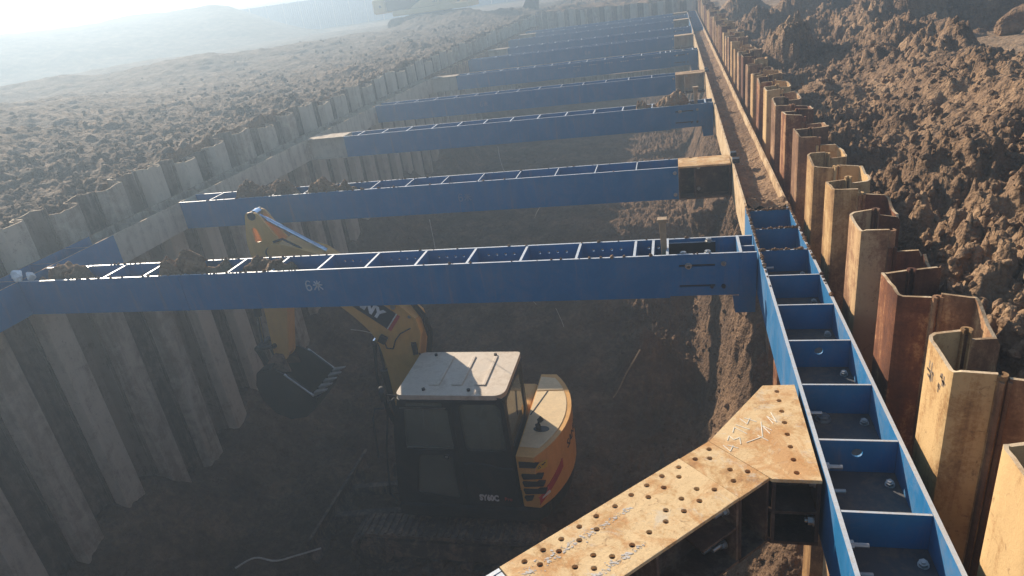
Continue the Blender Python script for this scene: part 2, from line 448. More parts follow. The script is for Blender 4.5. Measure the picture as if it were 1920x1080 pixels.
def grid(xs, ys, fn, mask=False):
    X, Y = np.meshgrid(xs, ys)
    r = fn(X, Y); mk = None
    if isinstance(r, tuple): r, mk = r
    V = np.stack([X.ravel(), Y.ravel(), r.ravel()], 1)
    nx, ny = len(xs), len(ys)
    i = (np.arange(ny-1)[:,None]*nx+np.arange(nx-1)[None,:]).ravel()
    F = np.stack([i, i+1, i+1+nx, i+nx], 1)
    if mk is None: mi = np.zeros(len(F), int)
    else:
        m = mk.ravel()[F].mean(1)
        mi = (m > 0.5).astype(int)
    return V, F, mi
def geo(a, b, d0, g):
    out = [a]; d = d0
    while out[-1] < b: out.append(out[-1]+d); d *= g
    return np.array(out)
def merge(parts):
    Vs, Fs, Ms = [], [], []; n = 0
    for V, F, mi in parts:
        Vs.append(V); Fs.append(F+n); Ms.append(mi); n += len(V)
    return np.concatenate(Vs), np.concatenate(Fs), np.concatenate(Ms)
def skirt(x, ys, fn, depth):
    z = fn(np.full_like(ys, x), ys); z = z[0] if isinstance(z, tuple) else z
    V = np.concatenate([np.stack([np.full_like(ys, x), ys, z], 1), np.stack([np.full_like(ys, x), ys, z*0-depth], 1)])
    n = len(ys); i = np.arange(n-1)
    return V, np.stack([i, i+1, i+1+n, i+n], 1), np.zeros(n-1, int)

xr = np.concatenate([geo(1.475, 15.0, 0.013, 1.006)])
yr = np.concatenate([np.linspace(-3, 1.3, 30)[:-1], geo(1.3, 47.0, 0.011, 1.0042)])
xl = -geo(7.84, 42.0, 0.022, 1.0085)[::-1]
yl = np.concatenate([np.linspace(-3, 2.4, 20)[:-1], geo(2.4, 60.0, 0.022, 1.005)])
def g_far(x, y):
    return 0.30+0.25*fbm(x*0.12, y*0.12, 4, 3)+0.05*fbm(x*1.1, y*1.1, 6, 3)
def g_ring(x, y):
    return 0.18+0*x+0.5*fbm(x*0.02, y*0.02, 4, 3)*sstep(60, 140, np.sqrt(x*x+y*y))
def g_end(x, y):
    z = 0.36+0.15*fbm(x*0.5, y*0.5, 2, 3)+clods(x, y, 0.6, 0.4, 43)*0.6+clods(x, y, 0.3, 0.5, 53)*0.7
    return np.where(y < end_y(x)+0.30, -2.5, z)
def as2(p): return p[0], p[1], np.full(len(p[1]), 2)
parts = [grid(xr, yr, g_right), skirt(1.475, yr, g_right, 5.0),
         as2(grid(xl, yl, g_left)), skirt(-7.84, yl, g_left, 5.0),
         grid(np.linspace(-7.84, 1.475, 90), np.linspace(35.3, 60, 180), g_end),
         grid(np.linspace(1.0, 15.2, 40), np.linspace(46.8, 60.2, 40), g_far),
         grid(np.linspace(-7.9, 1.5, 20), np.linspace(-8, -2.9, 12), lambda x, y: 0.1+0.1*fbm(x, y, 3, 3))]
for x0, x1, y0, y1, nx, ny in ((-420,-41.5,-420,420,30,60),(14.8,420,-420,420,30,60),(-42,15,59.7,420,30,40),(-42,15,-420,-2.8,30,30)):
    parts.append(grid(np.linspace(x0,x1,nx), np.linspace(y0,y1,ny), g_ring))
V, F, mi = merge(parts)
ground = np_object('ground', V, F, [M['soil'], M['soil_flat'], M['soil_grey']], True, mi)
tag(ground, 'rough brown dug soil spread on both sides of the trench', 'ground', kind='structure')

def g_hill(x, y):
    az = np.degrees(np.arctan2(-x, y)); d = np.sqrt(x*x+y*y)
    top = 4.6*sstep(26.0, 34.0, az+2.0*fbm(x*0.04, y*0.04, 5, 3))*(0.85+0.3*fbm(x*0.05, y*0.05, 6, 4))
    return 0.1+top*sstep(62, 82, d+3*fbm(x*0.08, y*0.08, 7, 4))*(1-sstep(96, 125, d))+0.25*fbm(x*0.5, y*0.5, 8, 4)
V, F, mi = grid(np.linspace(-135, -30, 150), np.linspace(18, 112, 150), g_hill)
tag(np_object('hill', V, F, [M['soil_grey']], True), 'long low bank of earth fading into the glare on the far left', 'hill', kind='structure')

def floor_z(x, y):
    b = -4.85+1.35*sstep(8.8, 16.5, y)
    b = b+(-4.2-(-4.85))*0*x
    bank = sstep(0.15+0.15*vnoise(y*1.3, y*0+1.7, 3), 1.2, x)*(1.1+1.5*sstep(7.5, 9.6, y)*(1-0.55*sstep(11.8, 13.0, y))+1.2*(1-sstep(4.2,5.6,y))+0.6*vnoise(y*0.9, y*0+4.4, 5))
    bl = sstep(-6.4, -7.7, x)*(1.0+0.9*vnoise(y*1.1, y*0+7.7, 6))
    z = b+bank+bl
    for mx, my, r, h in ((-0.70,10.75,0.50,1.05),(-0.1,12.6,1.1,0.45),(-1.6,12.6,1.2,0.35),(0.55,13.4,0.28,0.65),(-4.5,10.5,1.2,0.3)):
        q = np.sqrt((x-mx)**2+(y-my)**2)/r*(1+0.4*fbm(x*1.6, y*1.6, 9, 2)); z = z+h*np.exp(-q*q*1.3)
    rough = 0.55+0.45*sstep(-1.8, 0.2, x)
    z = z+rough*(clods(x, y, 0.42, 0.4, 83)*0.5+clods(x, y, 0.2, 0.6, 93)*1.0+clods(x, y, 0.1, 0.8, 103)*1.3+clods(x, y, 0.05, 0.8, 107)*1.4+0.12*fbm(x*2.2, y*2.2, 111, 5, 0.65))
    z = z+bank/1.6*(0.5*clods(x, y, 0.16, 0.7, 113)*2.0+0.35*vnoise(y*9, x*1.2, 117))*sstep(0.2, 0.5, x)
    # caterpillar tracks pressed into the floor
    tr = np.exp(-((x+1.15)/0.28)**2)*sstep(9,10,y)*(1-sstep(14.5,16,y))
    z = z-tr*(0.04+0.035*np.sin(y*2*np.pi/0.16))
    # ramp of soil that closes the near end, behind the camera
    z = z+4.9*sstep(1.0, -2.9, y)
    return z
xf = np.concatenate([np.linspace(-7.80, -1.5, 130)[:-1], np.linspace(-1.5, 1.46, 200)])
yf = np.concatenate([np.linspace(-3, 1.6, 30)[:-1], geo(1.6, 42.0, 0.018, 1.004)])
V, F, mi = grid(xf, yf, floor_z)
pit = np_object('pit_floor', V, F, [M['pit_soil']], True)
tag(pit, 'dark damp soil floor of the deep trench', 'pit floor', kind='structure')

# ------------------------------------------------------------------ loose clods lying on the soil
def ico(sub):
    bm = bmesh.new(); bmesh.ops.create_icosphere(bm, subdivisions=sub, radius=1.0)
    V = np.array([v.co[:] for v in bm.verts]); F = np.array([[v.index for v in f.verts] for f in bm.faces]); bm.free()
    return V, F
def n3(P, s):
    return (vnoise(P[:,0]*1.3+s, P[:,1]*1.3-s, s)+vnoise(P[:,1]*1.3+s*2, P[:,2]*1.3+s, s+1)+vnoise(P[:,2]*1.3-s, P[:,0]*1.3+s*3, s+2))/1.5
CV, CF = ico(2); CV3, CF3 = ico(4)
def lump(s, base=None):
    P = CV if base is None else base
    r = 1+0.55*n3(P, s)+0.30*n3(P*2.3, s+9)+0.16*n3(P*5, s+5)
    if base is not None: r = r+0.10*n3(P*9, s+3)+0.06*n3(P*19, s+4)
    # chop with a few flat fracture faces
    Q = P*r[:,None]
    g = np.random.default_rng(s+100)
    for k in range(5):
        nrm = g.normal(size=3); nrm /= np.linalg.norm(nrm); d = Q@nrm; t = 0.55+0.25*g.random()
        Q = Q-np.maximum(0, d-t)[:,None]*nrm*0.9
    return Q
SV, SF = ico(1)
def lump_small(i):
    P = SV; r = 1+0.5*n3(P, i)+0.3*n3(P*2.3, i+9); return P*r[:,None]
LUMPS = [(lump(i), CF) for i in range(12)]
LUMPS_S = [(lump_small(i), SF) for i in range(12)]
def scatter(name, pts, mat, label, cat):
    Vs, Fs = [], []; n = 0
    A = RNG.random((len(pts), 3))*2*np.pi; K = RNG.integers(12, size=len(pts))
    for (x, y, z, s), (a, b, c), k in zip(pts, A, K):
        L, LF = LUMPS_S[k] if s/max(1.0, y) < 0.006 else LUMPS[k]
        ca, sa, cb, sb, cc, sc2 = math.cos(a), math.sin(a), math.cos(b), math.sin(b), math.cos(c), math.sin(c)
        Rm = np.array([[ca,-sa,0],[sa,ca,0],[0,0,1]])@np.array([[cb,0,sb],[0,1,0],[-sb,0,cb]])@np.array([[1,0,0],[0,cc,-sc2],[0,sc2,cc]])
        Q = (L*np.array([1,0.85,0.75]))@Rm.T*s+np.array([x,y,z])
        Vs.append(Q); Fs.append(LF+n); n += len(Q)
    o = np_object(name, np.concatenate(Vs), np.concatenate(Fs), mat, False)
    return tag(o, label, cat, kind='stuff')
N = 8500
y = 2.0*np.exp(RNG.random(N)*2.6); x = 1.55+np.abs(RNG.normal(size=N))*1.1*(1+y*0.07)
z, sd = g_right(x, y); keep = (sd < 0.4) | (RNG.random(N) < 0.04)
sz = 0.008+0.030*RNG.random(N)**3*(1+y*0.05)+0.03*(RNG.random(N) < 0.02)
pts = [tuple(p) for p in np.stack([x, y, z+sz*0.25, sz], 1)[keep]]
scatter('loose_clods', pts, M['soil'], 'loose crumbled soil clods scattered over the right-hand bank', 'soil clods')
N = 2600
y = 3.5*np.exp(RNG.random(N)*2.4); x = -7.95-np.abs(RNG.normal(size=N))*1.8*(1+y*0.05); sz = 0.014+0.045*RNG.random(N)**3*(1+y*0.03)
scatter('loose_clods', [tuple(p) for p in np.stack([x, y, g_left(x, y)+sz*0.3, sz], 1)], M['soil_grey'], 'loose crumbled soil clods strewn along the left-hand bank', 'soil clods')
N = 3600
x = 1.35-2.6*RNG.random(N)**1.6; y = RNG.uniform(2.4, 14.5, N); keep = RNG.random(N) < sstep(-2.4, 0.9, x); sz = 0.012+0.045*RNG.random(N)**3
scatter('loose_clods', [tuple(p) for p in np.stack([x, y, floor_z(x, y)+sz*0.3, sz], 1)[keep]], M['pit_soil'], 'crumbled soil clods lying on the trench floor at the right wall', 'soil clods')

def big_clod(name, c, s, seed, mat, label, cat='soil clod', group=None):
    Q = lump(seed, CV3)*np.array(s)+0
    o = np_object(name, Q, CF3, mat, True); o.location = c
    return tag(o, label, cat, group)
def gr(x, y): return float(g_right(np.array([x]), np.array([y]))[0][0])
for i, (x, y, s, lab) in enumerate((
    (2.55, 4.90, (.15,.13,.12), 'angular brown soil clod on the bank, beside the frame edge and nearest the camera'),
    (3.05, 6.95, (.15,.14,.15), 'dark upright soil clod standing half way up the windrow slope'),
    (2.25, 6.00, (.13,.12,.10), 'round soil clod in the hollow between the sheet piles and the windrow'),
    (4.85, 14.6, (.34,.30,.30), 'large dark boulder of soil left of the flat sandy patch'),
    (6.15, 14.5, (.48,.38,.34), 'largest smooth grey boulder of soil behind the flat sandy patch'),
    (5.45, 13.7, (.19,.17,.18), 'small rounded boulder of soil leaning in front of the largest grey one'),
    (2.35, 25.5, (.45,.45,.42), 'big dark block of soil beside the far end of the pile wall'))):
    big_clod('soil_clod', (x, y, gr(x, y)+s[2]*0.35), s, 40+i, M['soil'], lab)

# ------------------------------------------------------------------ sheet piles
PW = 0.405
def pile_outline(depth=0.17, w=PW, fl=0.315):
    """centre line of one U pile: local u along the wall, d outwards (flange at d=depth)"""
    a = (w-fl)/2
    hook0 = [(0.018*math.cos(t), 0.018*math.sin(t)) for t in np.linspace(math.pi*1.55, math.pi*0.5, 5)]
    base = [(0.0, 0.0), (a, depth), (w-a, depth), (w, 0.0)]
    pts = [(p[0]+0.010, p[1]-0.018+0.004) for p in hook0]
    def arc(p, a_, b_, r, n=5):
        p = Vector((*p,0)); da = (Vector((*a_,0))-p).normalized()*r; db = (Vector((*b_,0))-p).normalized()*r
        return [tuple((((1-t)**2)*(p+da)+2*t*(1-t)*p+t*t*(p+db))[:2]) for t in np.linspace(0,1,n)]
    pts.append((0.006, 0.02))
    pts += arc(base[1], base[0], base[2], 0.026, 3)
    for k in range(1, 4): pts.append((a+(fl)*k/4, depth))
    pts += arc(base[2], base[1], base[3], 0.026, 3)
    pts.append((w-0.006, 0.02))
    pts += [(w-0.010-q[0], q[1]-0.018+0.004) for q in reversed(hook0)]
    return pts
OUT = pile_outline()
def pile_mesh(seed, top, bottom, rag=0.012, bite=0.0, mat=None, hooks=True):
    g = np.random.default_rng(seed)
    P = np.array(OUT if hooks else OUT[5:-5]); n = len(P); t = 0.0085
    T = np.gradient(P, axis=0); N = np.stack([-T[:,1], T[:,0]], 1); N /= np.linalg.norm(N, axis=1)[:,None]
    A = P+N*t; B = P-N*t
    tz = top+rag*(g.random(n)-0.5)*2
    tz = tz+0.02*np.sin(np.linspace(0, 3, n)+g.random()*6)
    if bite > 0:
        k = g.integers(6, 11)-(0 if hooks else 4)
        for q in range(-3, 4):
            if 0 <= k+q < n: tz[k+q] -= bite*(1-abs(q)/4)*(0.5+0.7*g.random())
    rows = [tz, tz-0.05*0-0.04, np.full(n, top-0.45), np.full(n, top-1.2), np.full(n, -2.2), np.full(n, bottom)]
    warp = [0, 0, 0, 0, 0, 0]
    V = []; 
    for zi in rows:
        V += [(a[0], a[1], z) for a, z in zip(A, zi)]
        V += [(b[0], b[1], z) for b, z in zip(B, zi)]
    F = []; m = 2*n; mi = []
    for r in range(len(rows)-1):
        for i in range(n-1):
            o = r*m+i
            F.append((o, o+1, o+1+m, o+m)); F.append((o+n, o+n+m, o+n+1+m, o+n+1)); mi += [0, 0]
        for e in (0, n-1):
            o = r*m+e; F.append((o, o+m, o+m+n, o+n)); mi.append(0)
    for i in range(n-1):
        F.append((i, i+n, i+n+1, i+1)); mi.append(1)
    me = bpy.data.meshes.new('sheet_pile')
    me.from_pydata(V, [], F)
    me.materials.append(mat); me.materials.append(M['mud_edge'])
    me.polygons.foreach_set('material_index', mi)
    bm = bmesh.new(); bm.from_mesh(me); bmesh.ops.recalc_face_normals(bm, faces=bm.faces); bm.to_mesh(me); bm.free()
    me.polygons.foreach_set('use_smooth', [True]*len(F))
    try: me.set_sharp_from_angle(angle=R(22))
    except Exception: pass
    return me
MESHES = {}
def shared_pile(mat, k):
    key = (mat, k)
    if key not in MESHES: MESHES[key] = pile_mesh(900+k*7, 0.0, -6.5, 0.012, 0.05 if k == 3 else 0, M[mat])
    return MESHES[key]
def add_pile(me, loc, rz, flip, label, group):
    o = bpy.data.objects.new('sheet_pile', me); COL.objects.link(o)
    o.location = loc; o.rotation_euler = (0, 0, rz)
    if flip: o.scale = (1, -1, 1)
    return tag(o, label, 'sheet pile', group)

GR_ = 'rusty sheet piles of the right-hand wall'
X_MID = 1.29
near_tops = {-2:.50,-1:.52,0:.52,1:.47,2:.56,3:.55,4:.53,5:.58,6:.61,7:.59,8:.62}
near_mat = {(-2,0):'pile_tan',(-2,1):'pile_tan',(-1,0):'pile_tan',(-1,1):'pile_brown',(0,0):'pile_tan',(0,1):'pile_brown',(1,0):'pile_red',(1,1):'pile_red',(2,0):'pile_brown',(2,1):'pile_red',
            (3,0):'pile_tan',(3,1):'pile_tan',(4,0):'pile_tan',(4,1):'pile_tan',(5,0):'pile_brown',(5,1):'pile_brown',(6,0):'pile_red',(6,1):'pile_red',(7,0):'pile_brown',(7,1):'pile_brown',(8,0):'pile_tan',(8,1):'pile_tan'}
ORD = ['first','second','third','fourth','fifth','sixth','seventh','eighth','ninth','tenth','eleventh']
DESC = {'pile_tan':'tan mud-stained', 'pile_brown':'brown rusty', 'pile_red':'dark red rusted'}
for k in range(-2, 43):
    for back in (0, 1):
        y0 = 2.76+0.81*k+(PW if back else 0)          # start of this U along the wall
        if y0+PW > end_y(1.3)-0.05: continue
        kk = k+2
        if k in near_tops:
            mt = near_mat[(k, back)]
            me = pile_mesh(100+kk*2+back, near_tops[k]-(0.03 if back else 0), -6.0, 0.006 if not back else 0.012, 0.10 if (back and k in (-1,0,1,2)) else 0.0, M[mt], False)
            z = 0.0
            if back: lab = '%s soil-side sheet pile, %s from the near end of the right wall' % (DESC[mt], ORD[kk])
            else: lab = '%s trench-side sheet pile, %s from the near end of the right wall' % (DESC[mt], ORD[kk])
        else:
            mt = ('pile_tan','pile_brown','pile_tan','pile_red','pile_brown')[int(_h(k*1.0, back*3.0, 5)*4.99)]
            me = shared_pile(mt, (k*3+back) % 4)
            z = 0.60+0.05*math.sin(k*1.7)+0.02*back
            lab = 'rusty sheet pile in the distant, narrow-looking stretch of the right wall'
        # local u -> +Y, local d -> -X
        o = add_pile(me, (X_MID, y0, z), R(90), back, lab, GR_)
        if k in near_tops:      # the two clutches along its edges, as parts
            tp = near_tops[k]-(0.03 if back else 0)
            for side in (0, 1):
                mb = MB(); pr = []
                for ro in (0.026, 0.011):
                    row = []
                    for t_ in np.linspace(-0.75*math.pi, 0.85*math.pi, 10):
                        px = ro*math.cos(t_+math.pi); py = ro*math.sin(t_+math.pi)
                        row.append((0.012+px if side == 0 else PW-0.012-px, py+0.004))
                    pr += row if ro > 0.02 else row[::-1]
                mb.prism(pr, -6.0, tp+0.004*(side*2-1), 'z')
                c = mb.build('interlock', M[mt]); c.parent = o
        if (k, back) == (0, 0):   # two faded stencilled characters near its top
            gs = np.random.default_rng(3); mb = MB()
            for cy_, cz in ((3.02, 0.39), (2.885, 0.385)):
                for q in range(11):
                    u = cy_-y0+0.032*gs.uniform(-1, 1); zz = cz+0.055*gs.uniform(-1, 1)
                    lu, lz = (0.018*gs.random()+0.006, 0.005) if q % 2 else (0.006, 0.022*gs.random()+0.008)
                    mb.box(u-lu, u+lu, 0.1786, 0.1794, zz-lz, zz+lz)
            c = mb.build('stencil_marking', M['pile_dark']); c.parent = o; c['kind'] = 'stuff'
GL_ = 'grey backlit sheet piles of the left-hand wall'
XLM = -7.67
for k in range(0, 48):
    for back in (0, 1):
        y0 = 2.6+0.81*k+(PW if back else 0)
        if y0 > end_y(-7.6)-0.1: continue
        me = shared_pile('pile_dark' if back else 'pile_grey', (k*5+back) % 4)
        z = 0.46+0.06*math.sin(k*2.1+back)+0.05*(_h(k*1.0, back*1.0, 2)-0.5)
        if y0 < 7.2: lab = 'grey trench-side sheet pile, bared to the floor, below the left end of the nearest strut' if not back else 'recessed grey sheet pile, bared to the floor, below the left end of the nearest strut'
        else: lab = 'grey sheet pile rising above the left waler in the long backlit wall'
        add_pile(me, (XLM, y0+PW, z), R(-90), back, lab, GL_)
GE_ = 'sheet piles closing the far end of the trench'
dx, dy = 8.9, -5.4*8.9/8.6; L = math.hypot(dx, dy); ang = math.atan2(dy, dx); ux, uy = dx/L, dy/L
for k in range(int(L/PW)):
    p = (-7.55+ux*PW*k, 41.1+0.1+uy*PW*k)
    if k % 2: add_pile(shared_pile('pile_dark', k % 4), (p[0], p[1], 0.52+0.04*math.sin(k*1.3)), ang, 0, 'recessed grey sheet pile in the slanting wall that closes the far end', GE_)
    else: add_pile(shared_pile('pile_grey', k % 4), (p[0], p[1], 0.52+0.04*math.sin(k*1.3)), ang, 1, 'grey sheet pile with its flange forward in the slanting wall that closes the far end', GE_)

# ------------------------------------------------------------------ bolts
def hexbolt_mb(c, d, r=0.016, L=0.06):
    """threaded end with a nut: c = seat, d = direction"""
    d = Vector(d).normalized(); c = Vector(c); mb = MB()
    mb.tube([c-d*0.002, c+d*0.006], r*1.9, 14)
    mb.tube([c+d*0.006, c+d*0.026], r*1.55, 6)
    mb.tube([c+d*0.026, c+d*L], r*0.8, 10)
    return mb

def text_mesh(body, size, depth=0.004, bold=0.0):
    cu = bpy.data.curves.new('txt', 'FONT'); cu.body = body; cu.size = size; cu.extrude = depth/2
    cu.align_x = 'CENTER'; cu.align_y = 'CENTER'; cu.resolution_u = 3; cu.offset = bold
    o = bpy.data.objects.new('txt', cu); COL.objects.link(o)
    dg = bpy.context.evaluated_depsgraph_get(); dg.update()
    me = bpy.data.meshes.new_from_object(o.evaluated_get(dg))
    bpy.data.objects.remove(o)
    return me
def lettering(name, body, size, mat, parent, origin, right, up, bold=0.0, sx=1.0, depth=0.004, label=None):
    """flat raised letters standing on a surface; right/up are world directions"""
    me = text_mesh(body, size, depth, bold)
    right = Vector(right).normalized(); up = Vector(up).normalized(); nrm = right.cross(up)
    org = Vector((0,0,0)); q = parent
    while q is not None: org += q.location; q = q.parent
    for v in me.vertices:
        p = Vector(origin)+right*v.co.x*sx+up*v.co.y+nrm*v.co.z-org
        v.co = p
    me.materials.clear(); me.materials.append(mat)
    o = bpy.data.objects.new(name, me); COL.objects.link(o); o.parent = parent
    if label: o['label'] = label
    return o

# ------------------------------------------------------------------ walers (H beams laid flat along both walls)
def copy_part(o, parent, dx=0, dy=0, dz=0):
    c = o.copy(); COL.objects.link(c); c.parent = parent
    c.location = (o.location[0]+dx, o.location[1]+dy, o.location[2]+dz); return c
def waler(x0, y0, y1, label, mat, edge, webmat, stiff_from=None, soil=None, hole_at=(), group='waler beams along the trench walls'):
    t = thing('waler_beam', (x0, y0, 0), label, 'steel beam', group)
    for xa, nm in ((x0, 'flange'), (x0+0.38, 'flange')):
        mb = MB(); ys = np.linspace(y0, y1, max(2, int((y1-y0)/0.5)+1))
        for i in range(len(ys)-1): mb.box(xa, xa+0.02, ys[i], ys[i+1], -0.40, 0.0, 0, 1)
        mb.build('flange', [mat, edge], t)
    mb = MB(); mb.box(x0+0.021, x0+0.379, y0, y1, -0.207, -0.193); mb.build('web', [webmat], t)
    if stiff_from is not None:
        first = None; y = stiff_from; k = 0
        while y < y1-0.02:
            if k in hole_at:
                mb = MB(); mb.prism([(x0+0.022,-0.192),(x0+0.378,-0.192),(x0+0.378,-0.004),(x0+0.022,-0.004)], y, y+0.012, 'y', [ngon(x0+0.20,-0.075,0.026,14)], 0)
                mb.box(x0+0.022, x0+0.378, y, y+0.012, -0.0038, -0.001, 1)
                mb.build('stiffener', [mat, edge], t)
            else:
                if first is None:
                    mb = MB(); mb.box(x0+0.022, x0+0.378, y, y+0.012, -0.192, -0.002, 0, 1)
                    first = (mb.build('stiffener', [mat, edge], t), y)
                else: copy_part(first[0], t, dy=y-first[1])
            y += 0.5; k += 1
    return t
W1 = waler(XR, 0.5, 6.62, 'bright blue open ladder-like steel waler beam running along the right wall nearest the camera', M['blue'], M['blue_edge'], M['blue_web'], 0.98, hole_at=(4,6))
for k in range(11):
    y = 0.98+0.5*k
    hexbolt_mb((XR+0.335, y-0.09, -0.192), (-0.2,-0.3,1), 0.012, 0.035).build('bolt', M['steel'], W1)  # added in place of bright light through the stiffeners' corner cutouts
    if k in (2,3,4,5,9):
        for zz in ((-0.06,-0.13) if k in (3,4) else (-0.10,)):
            hexbolt_mb((XR+0.021, y-0.13-0.09*(zz<-0.1), zz), (1,0,0), 0.013, 0.085).build('bolt', M['steel'], W1)
hexbolt_mb((XR+0.13, 3.42, -0.192), (0,0,1), 0.022, 0.035).build('bolt', M['steel'], W1)
for k in range(11):    # bolt holes along the trench-side face, seen as dark rings
    pass
W2 = waler(XR, 6.62, 26.0, 'mud-coated tan waler beam filled with soil along the right wall, beyond the blue one', M['mud_steel'], M['mud_edge'], M['blue_web'])
W3 = waler(XR, 26.0, 35.2, 'short dark blue waler beam at the far end of the right wall', M['blue'], M['mud_edge'], M['blue_web'], 26.6)
waler(XL-0.40, 0.5, 6.9, 'blue waler beam at the foot of the left wall, left of the nearest strut', M['blue'], M['mud_edge'], M['blue_web'], 0.98)
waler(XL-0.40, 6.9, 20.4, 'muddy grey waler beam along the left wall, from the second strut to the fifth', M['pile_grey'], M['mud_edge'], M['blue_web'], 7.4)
waler(XL-0.40, 20.4, 38.5, 'most distant muddy waler beam along the left wall, beyond the fifth strut', M['pile_brown'], M['mud_edge'], M['blue_web'], 20.9)
# soil filling the trough of the muddy waler
xs = np.linspace(XR+0.021, XR+0.379, 22); ys = np.concatenate([geo(6.645, 27.0, 0.02, 1.006)])
def trough(x, y):
    u = (x-(XR+0.2))/0.18
    return -0.15+0.05*u*u+0.03*fbm(x*6, y*2.5, 3, 4)+clods(x, y, 0.09, 0.5, 7)*0.5+0.14*np.exp(-((y-6.75)/0.22)**2)*(0.8+0.8*fbm(x*7, y*7, 8, 3))+0.03*fbm(y*0.5, x*0, 12, 2)
V, F, mi = grid(xs, ys, trough)
tag(np_object('soil_fill', V, F, M['soil']), 'packed brown soil filling the trough of the tan right-hand waler', 'soil fill', kind='stuff')
# dirt crumbs on top of the blue waler flanges and stiffeners near its muddy end
pts = []
for i in range(420):
    y = 6.62-abs(RNG.normal())*0.75; side = RNG.random()
    x = XR+0.01 if side < 0.3 else (XR+0.39 if side < 0.6 else XR+0.02+0.36*RNG.random())
    if side >= 0.6:
        y = 0.98+0.5*round((y-0.98)/0.5)+0.006
        if y < 5.4: continue
    if y < 4.6: continue
    s = 0.006+0.014*RNG.random()**2
    pts.append((x, y, s*0.4, s))
scatter('dirt_crumbs', pts, M['soil'], 'dry soil crumbs lying on the muddy end of the blue waler', 'soil crumbs')
# ------------------------------------------------------------------ struts across the trench
YS = [5.46, 8.22, 12.12, 15.62, 19.9, 24.1, 27.0, 30.7, 33.1, 34.75]
GS = 'blue struts crossing the trench'
NTH = ['nearest', 'second', 'third', 'fourth', 'fifth', 'sixth', 'seventh', 'eighth', 'ninth', 'farthest']
LABS = ['nearest blue ladder strut, stencilled 6 metres, crossing in front of the digger',
        'second blue strut, ending in a rusty box piece, passing behind the digger arm',
        'third blue strut, its right end heaped with dry soil',
        'fourth blue strut, ending in a bolted grey-brown box at the right waler',
        'fifth blue strut, with a row of small bolt holes in its near face',
        'sixth blue strut, counted from the camera, with a pale cap on its right end',
        'seventh blue strut, counted from the camera, with clips near its right end',
        'eighth blue strut, third from the far end wall of the trench',
        'ninth blue strut, last but one before the far end wall',
        'farthest blue strut, closest to the slanting end wall']
def glyph_six_mi(parent, x, y, zc, h, mat):
    mb = MB(); a = h/2; t = h*0.11
    def st(p, q, w=t): mb.bar((x+p[0], y, zc+p[1]), (x+q[0], y, zc+q[1]), 0.003, w, up=(1,0,0) if abs(p[0]-q[0]) < 1e-6 else (0,0,1))
    # 6
    w = h*0.26
    six = [(w*0.9,a*0.75),(w*0.4,a*0.98),(-w*0.4,a*0.95),(-w*0.9,a*0.5),(-w,-a*0.2),(-w*0.8,-a*0.8),(0,-a),(w*0.8,-a*0.75),(w*0.95,-a*0.3),(w*0.6,a*0.08),(-w*0.3,a*0.1),(-w*0.85,-a*0.15)]
    for p, q in zip(six[:-1], six[1:]):
        mb.bar((x+p[0], y, zc+p[1]), (x+q[0], y, zc+q[1]), t, 0.003, up=(0,1,0))
    # the character for metre
    cx = h*0.95
    for p, q in (((0,a),(0,-a)),((-a*0.95,a*0.12),(a*0.95,a*0.12)),((-a*0.62,a*0.85),(-a*0.25,a*0.35)),((a*0.62,a*0.85),(a*0.25,a*0.35)),((-a*0.08,a*0.05),(-a*0.9,-a*0.85)),((a*0.08,a*0.05),(a*0.9,-a*0.85))):
        mb.bar((x+cx+p[0], y, zc+p[1]), (x+cx+q[0], y, zc+q[1]), t, 0.003, up=(0,1,0))
    return mb.build('stencil_marking', mat, parent)

